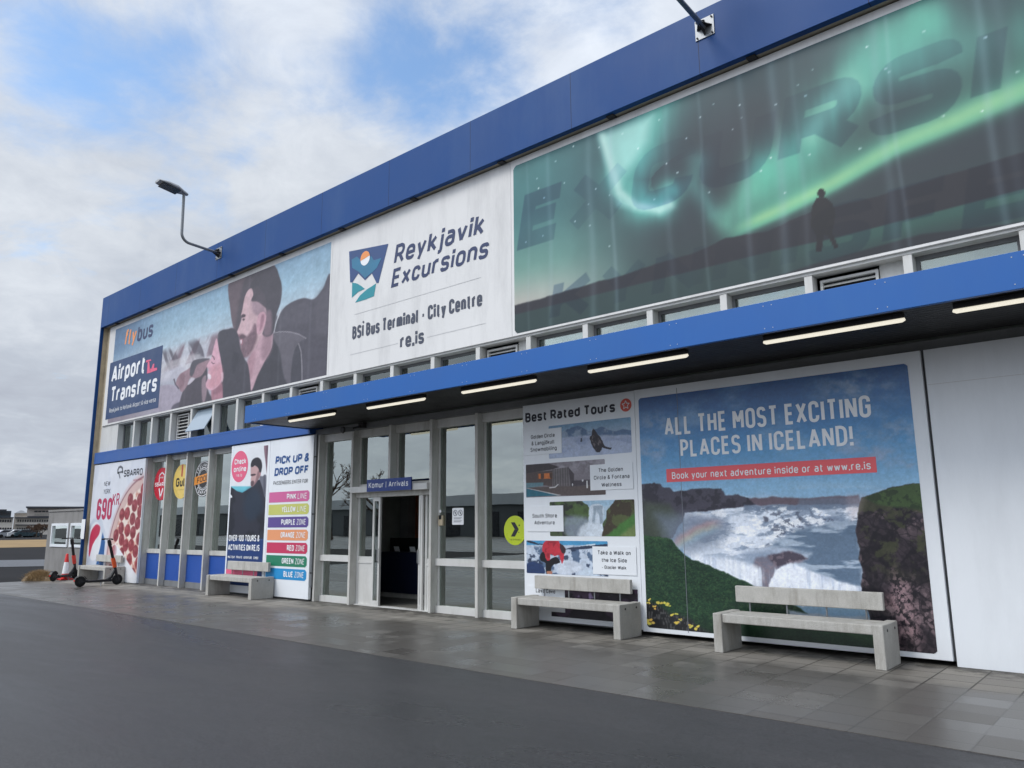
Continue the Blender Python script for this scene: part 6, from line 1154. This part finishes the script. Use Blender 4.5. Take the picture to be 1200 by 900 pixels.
# cone
kc = gp(76, 679.5); cn_ = thing('traffic_cone', 'red and white striped traffic cone leaning behind the coral scooter', 'cone', (kc.x, kc.y, 0), 0)
redm = mat('cone_red', (214, 52, 50), 0.5, 0, 0.08); MB().box(kc.x-0.19, kc.x+0.19, kc.y-0.19, kc.y+0.19, 0, 0.045).build('base', redm, cn_, 0.02)
cprof = lambda z0, z1: [(0.125-0.085*z0/0.80, z0), (0.125-0.085*z1/0.80, z1)]
MB().lathe(cprof(0.046, 0.20), 20, (kc.x, kc.y, 0)).build('cone_body', redm, cn_, 0, True); MB().lathe(cprof(0.201, 0.56), 20, (kc.x, kc.y, 0)).build('reflective_band', M['ink_white'], cn_, 0, True); MB().lathe(cprof(0.561, 0.80)+[(0.02, 0.83)], 20, (kc.x, kc.y, 0)).build('cone_tip', redm, cn_, 0, True)
# shelter beyond the corner
kx0, ky0 = -32.3, 10.55
ks = thing('kiosk', 'low grey concrete shelter with white framed windows beyond the corner', 'shelter', (kx0+2, ky0, 0)); km = mat('shelter_concrete', (136, 134, 132), 0.85, 0, 0.1, 2, dirt=(98, 94, 90), dirt_amt=0.5)
zk = 2.25; wy0, wy1 = 0.98, 1.82
wins = ((kx0+0.45, kx0+2.10), (kx0+2.30, kx0+3.7))
wl = MB(); wl.box(kx0, kx0+3.9, ky0, ky0+0.15, -0.02, wy0).box(kx0, kx0+3.9, ky0, ky0+0.15, wy1, zk).box(kx0, wins[0][0], ky0, ky0+0.15, wy0, wy1).box(wins[0][1], wins[1][0], ky0, ky0+0.15, wy0, wy1).box(wins[1][1], kx0+3.9, ky0, ky0+0.15, wy0, wy1)
wl.box(kx0, kx0+0.15, ky0+0.15, ky0+3, -0.02, zk).box(kx0+0.15, kx0+3.9, ky0+2.85, ky0+3, -0.02, zk).build('wall', km, ks); MB().box(kx0-0.02, kx0+3.9, ky0-0.03, ky0+3.06, zk+0.002, zk+0.07).build('roof', km, ks)
for (x0, x1) in wins:
    w = 0.09; f = MB().box(x0, x0+w, ky0-0.03, ky0+0.1, wy0, wy1).box(x1-w, x1, ky0-0.03, ky0+0.1, wy0, wy1).box(x0+w, x1-w, ky0-0.03, ky0+0.1, wy0, wy0+w).box(x0+w, x1-w, ky0-0.03, ky0+0.1, wy1-w, wy1).build('window', M['white'], ks)
    box('pane', M['glassm'], f, x0+w, x1-w, ky0+0.03, ky0+0.04, wy0+w, wy1-w)
MB().box(kx0+0.2, kx0+3.85, ky0+1.2, ky0+1.3, 0, 2.2).build('back_panel', mat('shelter_inside', (92, 88, 82), 0.8, 0, 0.15, 2), ks)
# number plate on the pilaster
q = wp(97, 620, YP-0.005); pl = thing('wall_notice', 'small white notice fixed on the blue corner pilaster', 'notice', (q.x, YP, q.z-0.35)); MB().box(q.x-0.13, q.x+0.16, YP-0.012, YP-0.004, q.z-0.32, q.z+0.32).build('sheet', M['ink_white'], pl)
# dry grass mound
def lump(name, label, cat, c, rx, ry, h, m, blades):
    t = thing(name, label, cat, tuple(c)); g = MB(); n, k = 26, 9
    for i in range(k+1):
        f = i/k; r = math.cos(f*PI/2)
        for j in range(n):
            a = 2*PI*j/n; w = 1+0.25*math.sin(3*a+1)+0.12*math.sin(7*a)
            g.v.append((c[0]+rx*r*w*math.cos(a), c[1]+ry*r*w*math.sin(a), c[2]-0.03+h*math.sin(f*PI/2)*(1+0.15*math.sin(5*a+f*6))))
    for i in range(k):
        for j in range(n): g.f.append((i*n+j, i*n+(j+1) % n, (i+1)*n+(j+1) % n, (i+1)*n+j))
    g.build('mound', m, t, 0, True); b = MB()
    for _ in range(blades):
        a = random.uniform(0, 2*PI); r = math.sqrt(random.random()); f = math.acos(min(1, r))/(PI/2)
        p = Vector((c[0]+rx*r*math.cos(a), c[1]+ry*r*math.sin(a), c[2]+h*math.sin(f*PI/2)*0.9)); d = Vector((random.gauss(0, 0.09), random.gauss(0, 0.09), random.uniform(0.06, 0.16))); s_ = Vector((random.gauss(0, 1), random.gauss(0, 1), 0)).normalized()*0.006
        b.sheet([p-s_, p+s_, p+d])
    b.build('blades', M['straw'], t); return t
M['straw'] = mat('straw', (150, 126, 90), 0.9, 0, 0.25, 6)
q = gp(46, 680.2); lump('grass_mound', 'tan mound of dry grass at the end of the pavement', 'mound', (q.x, q.y, -0.02), 0.55, 0.4, 0.27, mat('dry_soil', (118, 100, 76), 0.95, 0, 0.25, 5), 2500)

# ------------------------------------------------------------------ wall lamps on the parapet
def wall_lamp():
    t = thing('wall_lamp', 'x', 'street lamp', (0, 0, 0), 0, 'lamps on the parapet')
    pl = MB().box(-0.16, 0.16, -0.015, 0.0, -0.17, 0.17).build('base_plate', M['steel'], t, 0.003); bo = MB()
    for sx_ in (-1, 1):
        for sz_ in (-1, 1): bo.lathe([(0.014, -0.02), (0.014, -0.035)], 8, (sx_*0.125, 0.0, sz_*0.135), 'y')
    bo.build('bolt', M['darkgrey'], pl); gs_ = MB()
    for v in ((0, 0, 0.14), (0, 0, -0.14), (0.13, 0, 0), (-0.13, 0, 0)):
        v = Vector(v); n = Vector((0, 1, 0)).cross(v).normalized()*0.006
        k = len(gs_.v); A, Bv, C_ = Vector((0, -0.015, 0)), v+Vector((0, -0.015, 0)), Vector((0, -0.24, 0))
        gs_.v += [tuple(p+n*s_) for s_ in (-1, 1) for p in (A, Bv, C_)]; gs_.f += [(k, k+1, k+2), (k+5, k+4, k+3), (k, k+3, k+4, k+1), (k+1, k+4, k+5, k+2), (k+2, k+5, k+3, k)]
    gs_.build('gusset', M['darkgrey'], pl)
    pth = [(0, -0.016, 0), (0, -0.85, 0.05)]
    for i in range(1, 8): a = R(88*i/7); pth.append((0, -0.85-0.25*math.sin(a), 0.05+0.25*(1-math.cos(a))))
    pth += [(0, -1.12, 1.42)]
    MB().tube(pth, 0.038, 12).build('arm', M['steel'], t, 0, True)
    hd = MB(); secs = [(-1.02, 0.06, 0.05), (-1.14, 0.10, 0.08), (-1.35, 0.22, 0.12), (-1.62, 0.23, 0.10), (-1.86, 0.15, 0.05)]; n = 16; k0 = len(hd.v)
    for yy, w, h in secs:
        for j in range(n): a = 2*PI*j/n; hd.v.append((w*math.cos(a), yy, 1.42-(yy+1.12)*0.14+(h*math.sin(a) if math.sin(a) > 0 else 0.35*h*math.sin(a))))
    for i in range(len(secs)-1):
        for j in range(n): hd.f.append((i*n+j, i*n+(j+1) % n, (i+1)*n+(j+1) % n, (i+1)*n+j))
    hd.f += [tuple(range(n)), tuple(range(len(secs)*n-1, (len(secs)-1)*n-1, -1))]
    ho = hd.build('lamp_head', mat('lamp_head_paint', (170, 172, 174), 0.5), t, 0, True)
    MB().obox((0, -1.52, 1.42+0.40*0.14-0.046), (0.18, 0, 0), (0, 0.24, -0.24*0.14), (0, 0.001, 0.006)).build('lens', mat('lamp_lens', (34, 32, 36), 0.15), ho, 0.003)
    return t
w1 = wall_lamp(); w1.location = (-19.61, YP-0.001, 9.24); w1['label'] = 'grey bent-arm wall lamp on the left half of the blue parapet'
w2 = copy_tree(w1); q = wp(826, 33, YP); w2.location = (q.x, YP-0.001, q.z); w2['label'] = 'grey wall lamp on square plate at top right, head out of frame'

# ------------------------------------------------------------------ distance
def frame_at(px, dist):
    p = far(px, 622, dist); d = Vector((p.x, p.y, 0)).normalized(); return Vector((p.x, p.y, 0)), Vector((-d.y, d.x, 0))*-1, d
def block(parent, px0, px1, py_top, dist, depth, m, name='wall', z0=-0.5, py_bot=None):
    a, b = far(px0, py_top, dist), far(px1, py_top, dist); zt = (a.z+b.z)/2; d = Vector((a.x+b.x, a.y+b.y, 0)).normalized(); c = (Vector((a.x, a.y, 0))+Vector((b.x, b.y, 0)))/2+d*depth/2
    if py_bot is not None: z0 = far((px0+px1)/2, py_bot, dist).z
    s_ = Vector((b.x-a.x, b.y-a.y, 0))/2; MB().obox((c.x, c.y, (zt+z0)/2), s_, d*depth/2, (0, 0, (zt-z0)/2)).build(name, m, parent); return zt
def windows(parent, px0, px1, py0, py1, dist, n, m, gap=0.35):
    for i in range(n):
        w = (px1-px0)/n; a = px0+i*w; block(parent, a+w*gap/2, a+w-w*gap/2, py0, dist-0.25, 0.25, m, 'window', py_bot=py1)
bw = [mat('far_wall_'+n, c, 0.85, 0, 0.08, 0.05) for n, c in (('a', (214, 207, 199)), ('b', (236, 229, 218)), ('c', (120, 124, 126)), ('d', (196, 188, 180)))]
bwin = mat('far_window', (52, 54, 60), 0.3); blight = mat('far_window_light', (178, 176, 168), 0.5); broof = mat('far_roof', (70, 74, 82), 0.7)
def bl(name, label, px, dist): p = far(px, 622, dist); return thing(name, label, 'building', (p.x, p.y, -0.5))
h = bl('office_building', 'large grey-brown stepped building with dark flat roof far at left', 80, 300)
block(h, 32, 150, 595.5, 300, 30, bw[3]); block(h, 30.5, 152, 593.6, 298, 34, broof, 'roof', py_bot=595.4); block(h, 33, 152, 605.5, 288, 8, bw[0]); block(h, 32, 152, 604.6, 287, 10, broof, 'roof', py_bot=605.6); windows(h, 40, 84, 602.2, 604, 300, 14, blight, 0.2); windows(h, 40, 130, 598.6, 600.2, 300, 20, bwin, 0.15); windows(h, 36, 120, 609, 611.6, 288, 18, bwin); windows(h, 36, 120, 615, 618, 288, 18, bwin)
h = bl('apartment_block', 'pale low apartment block with small dark windows behind the parked cars', 37, 240)
block(h, 18, 58, 607.0, 240, 18, bw[1]); block(h, 17.4, 58.5, 606, 239, 20, broof, 'roof', py_bot=607); windows(h, 20, 57, 609, 611.5, 240, 13, bwin, 0.5); block(h, 18, 58, 614.6, 239.2, 0.6, broof, 'balcony_slab', py_bot=615.6); windows(h, 19.5, 44, 618.3, 621, 240, 12, bwin, 0.5); windows(h, 45, 57, 618.3, 621, 240, 6, bwin, 0.4)
h = bl('apartment_block', 'pale apartment block at the left edge, cut by the frame', 2, 235)
block(h, -60, 15.6, 607.0, 235, 18, bw[1]); block(h, -61, 16.2, 606, 234, 20, broof, 'roof', py_bot=607); windows(h, -24, 14, 609, 611.8, 235, 13, bwin, 0.45); windows(h, -24, 14, 618.3, 621.4, 235, 13, bwin, 0.4)
h = bl('glass_building', 'dark glazed block rising behind the pale apartments at left edge', 4, 320)
block(h, -40, 13.5, 598.5, 320, 20, mat('far_glass', (66, 78, 88), 0.2, 0, 0.2, 0.05)); block(h, -40, 8, 596.8, 318, 16, broof, 'roof', py_bot=598.4); windows(h, -30, 13, 600.5, 603.5, 320, 10, bwin, 0.2)
h = bl('hall', 'white hall with shallow pitched roof between the far blocks', 25, 330)
block(h, 17, 33, 601.5, 330, 20, bw[1]); a, b, c_ = far(17, 601.4, 329), far(33, 601.4, 329), far(25, 597.6, 329); d = Vector((b.x, b.y, 0)).normalized()*18; g = MB(); g.v = [tuple(p) for p in (a, b, c_, a+d, b+d, c_+d)]; g.f = [(0, 1, 2), (5, 4, 3), (0, 2, 5, 3), (2, 1, 4, 5), (1, 0, 3, 4)]; g.build('roof', M['white'], h)
# parked cars on the far lot
def far_car(lab, px, dist, col, heading):
    p = far(px, 622, dist); t = thing('parked_car', lab, 'car', (p.x, p.y, -0.03), heading, 'cars parked in front of the far buildings')
    prof = [(-2.1, 0.25), (2.1, 0.25), (2.15, 0.62), (1.95, 0.80), (1.05, 0.92), (0.45, 1.42), (-1.0, 1.45), (-1.75, 0.98), (-2.12, 0.90)]
    MB().prism_xz([(x, z) for x, z in prof], -0.85, 0.85).build('body', mat('car_paint', col, 0.25, 0, 0.03), t, 0.05)
    t_loc = t.location.copy()
    gl = [(0.92, 0.94), (0.42, 1.36), (-0.95, 1.38), (-1.5, 1.0)]; MB().prism_xz(gl, -0.875, 0.875).build('window', bwin, t, 0)
    for x in (-1.3, 1.3):
        for s_ in (-1, 1): MB().lathe([(0.32, -0.1), (0.33, 0), (0.32, 0.1)], 16, (x, s_*0.8, 0.32), 'y').build('wheel', M['rubber'], t)
    for o in t.children:      # built round the origin, so bring the parts onto the car's base
        for v in o.data.vertices: v.co += t_loc
    return t
hd_ = YAW+0.75
for lab, px, dist, col, da in (('white car at the left edge of the far parked row', 1.5, 178, (214, 216, 218), 0.1), ('silver car second from left in the far parked row', 9, 172, (168, 172, 178), 0.2), ('pale van-like car third in the far parked row', 14.5, 176, (206, 208, 212), 1.3), ('white car fourth in the far parked row', 22.5, 172, (222, 224, 226), 0.15), ('dark teal car right of the white ones in the far row', 30.5, 172, (50, 72, 80), 0.2), ('dark grey car behind the teal one in the far row', 35, 180, (66, 70, 78), 0.4)):
    far_car(lab, px, dist, col, hd_+da)
# bare shrubs and trees: trunk, limbs and twigs
bark = mat('bark', (74, 62, 52), 0.9, 0, 0.2, 4); twig = mat('twig', (96, 76, 62), 0.9, 0, 0.25, 6)
def bare_tree(name, label, cat, base, H, seed, group=None, spread=0.5, tw=0.02):
    rg = random.Random(seed); t = thing(name, label, cat, tuple(base), 0, group); tr, cr = MB(), MB(); base = Vector(base)
    def grow(p, d, L, r, lv):
        e = p+d*L; (tr if lv < 2 else cr).tube([p, p+d*L*0.5+Vector((rg.gauss(0, .03), rg.gauss(0, .03), 0))*L, e], [r, r*0.8, r*0.6], 5 if lv < 2 else 3, False)
        if lv >= 5: return
        for _ in range(3 if lv < 4 else 4):
            a = Vector((rg.gauss(0, 1), rg.gauss(0, 1), rg.gauss(0.25, 0.6))).normalized(); nd = (d+a*spread*1.5).normalized(); grow(p+d*L*rg.uniform(0.55, 1.0), nd, L*rg.uniform(0.55, 0.78), max(tw, r*0.55), lv+1)
    for _ in range(2 if cat == 'shrub' else 1): grow(base, Vector((rg.gauss(0, .12), rg.gauss(0, .12), 1)).normalized(), H*0.34, H*0.022, 0)
    tr.build('trunk', bark, t); cr.build('crown', twig, t); return t
for i, (px, dist, H, lab) in enumerate(((43, 165, 3.2, 'bare brown shrub by the far row of cars, left of two'), (49, 160, 3.8, 'bare brown shrub by the far row of cars, right of two'))):
    p = far(px, 622, dist); bare_tree('bare_shrub', lab, 'shrub', (p.x, p.y, -0.03), H, 40+i, 'bare shrubs by the far lot', 0.6, 0.05)
# what the glazing mirrors: the far side of the lot
ob = thing('bus_depot', 'long dark depot with a white roof edge mirrored in the entrance glass', 'building', (-45, -62, -0.02))
MB().box(-220, 40, -72, -62, -0.02, 4.4).build('wall', bw[2], ob); MB().box(-221, 41, -73, -61.5, 4.402, 6.0).build('roof', M['white'], ob)
for x in range(-215, 36, 8): MB().box(x, x+4.5, -62.0, -61.9, 0, 3.4).build('door', bwin, ob)
for i, (x, y, H, lab) in enumerate(((-76, -34, 14, 'taller bare tree mirrored in the leftmost entrance pane'), (-68.5, -36, 11, 'smaller bare tree mirrored in the pane above the door'))):
    bare_tree('bare_tree', lab, 'tree', (x, y, -0.02), H, 60+i, 'bare trees across the lot', 0.5, 0.03)
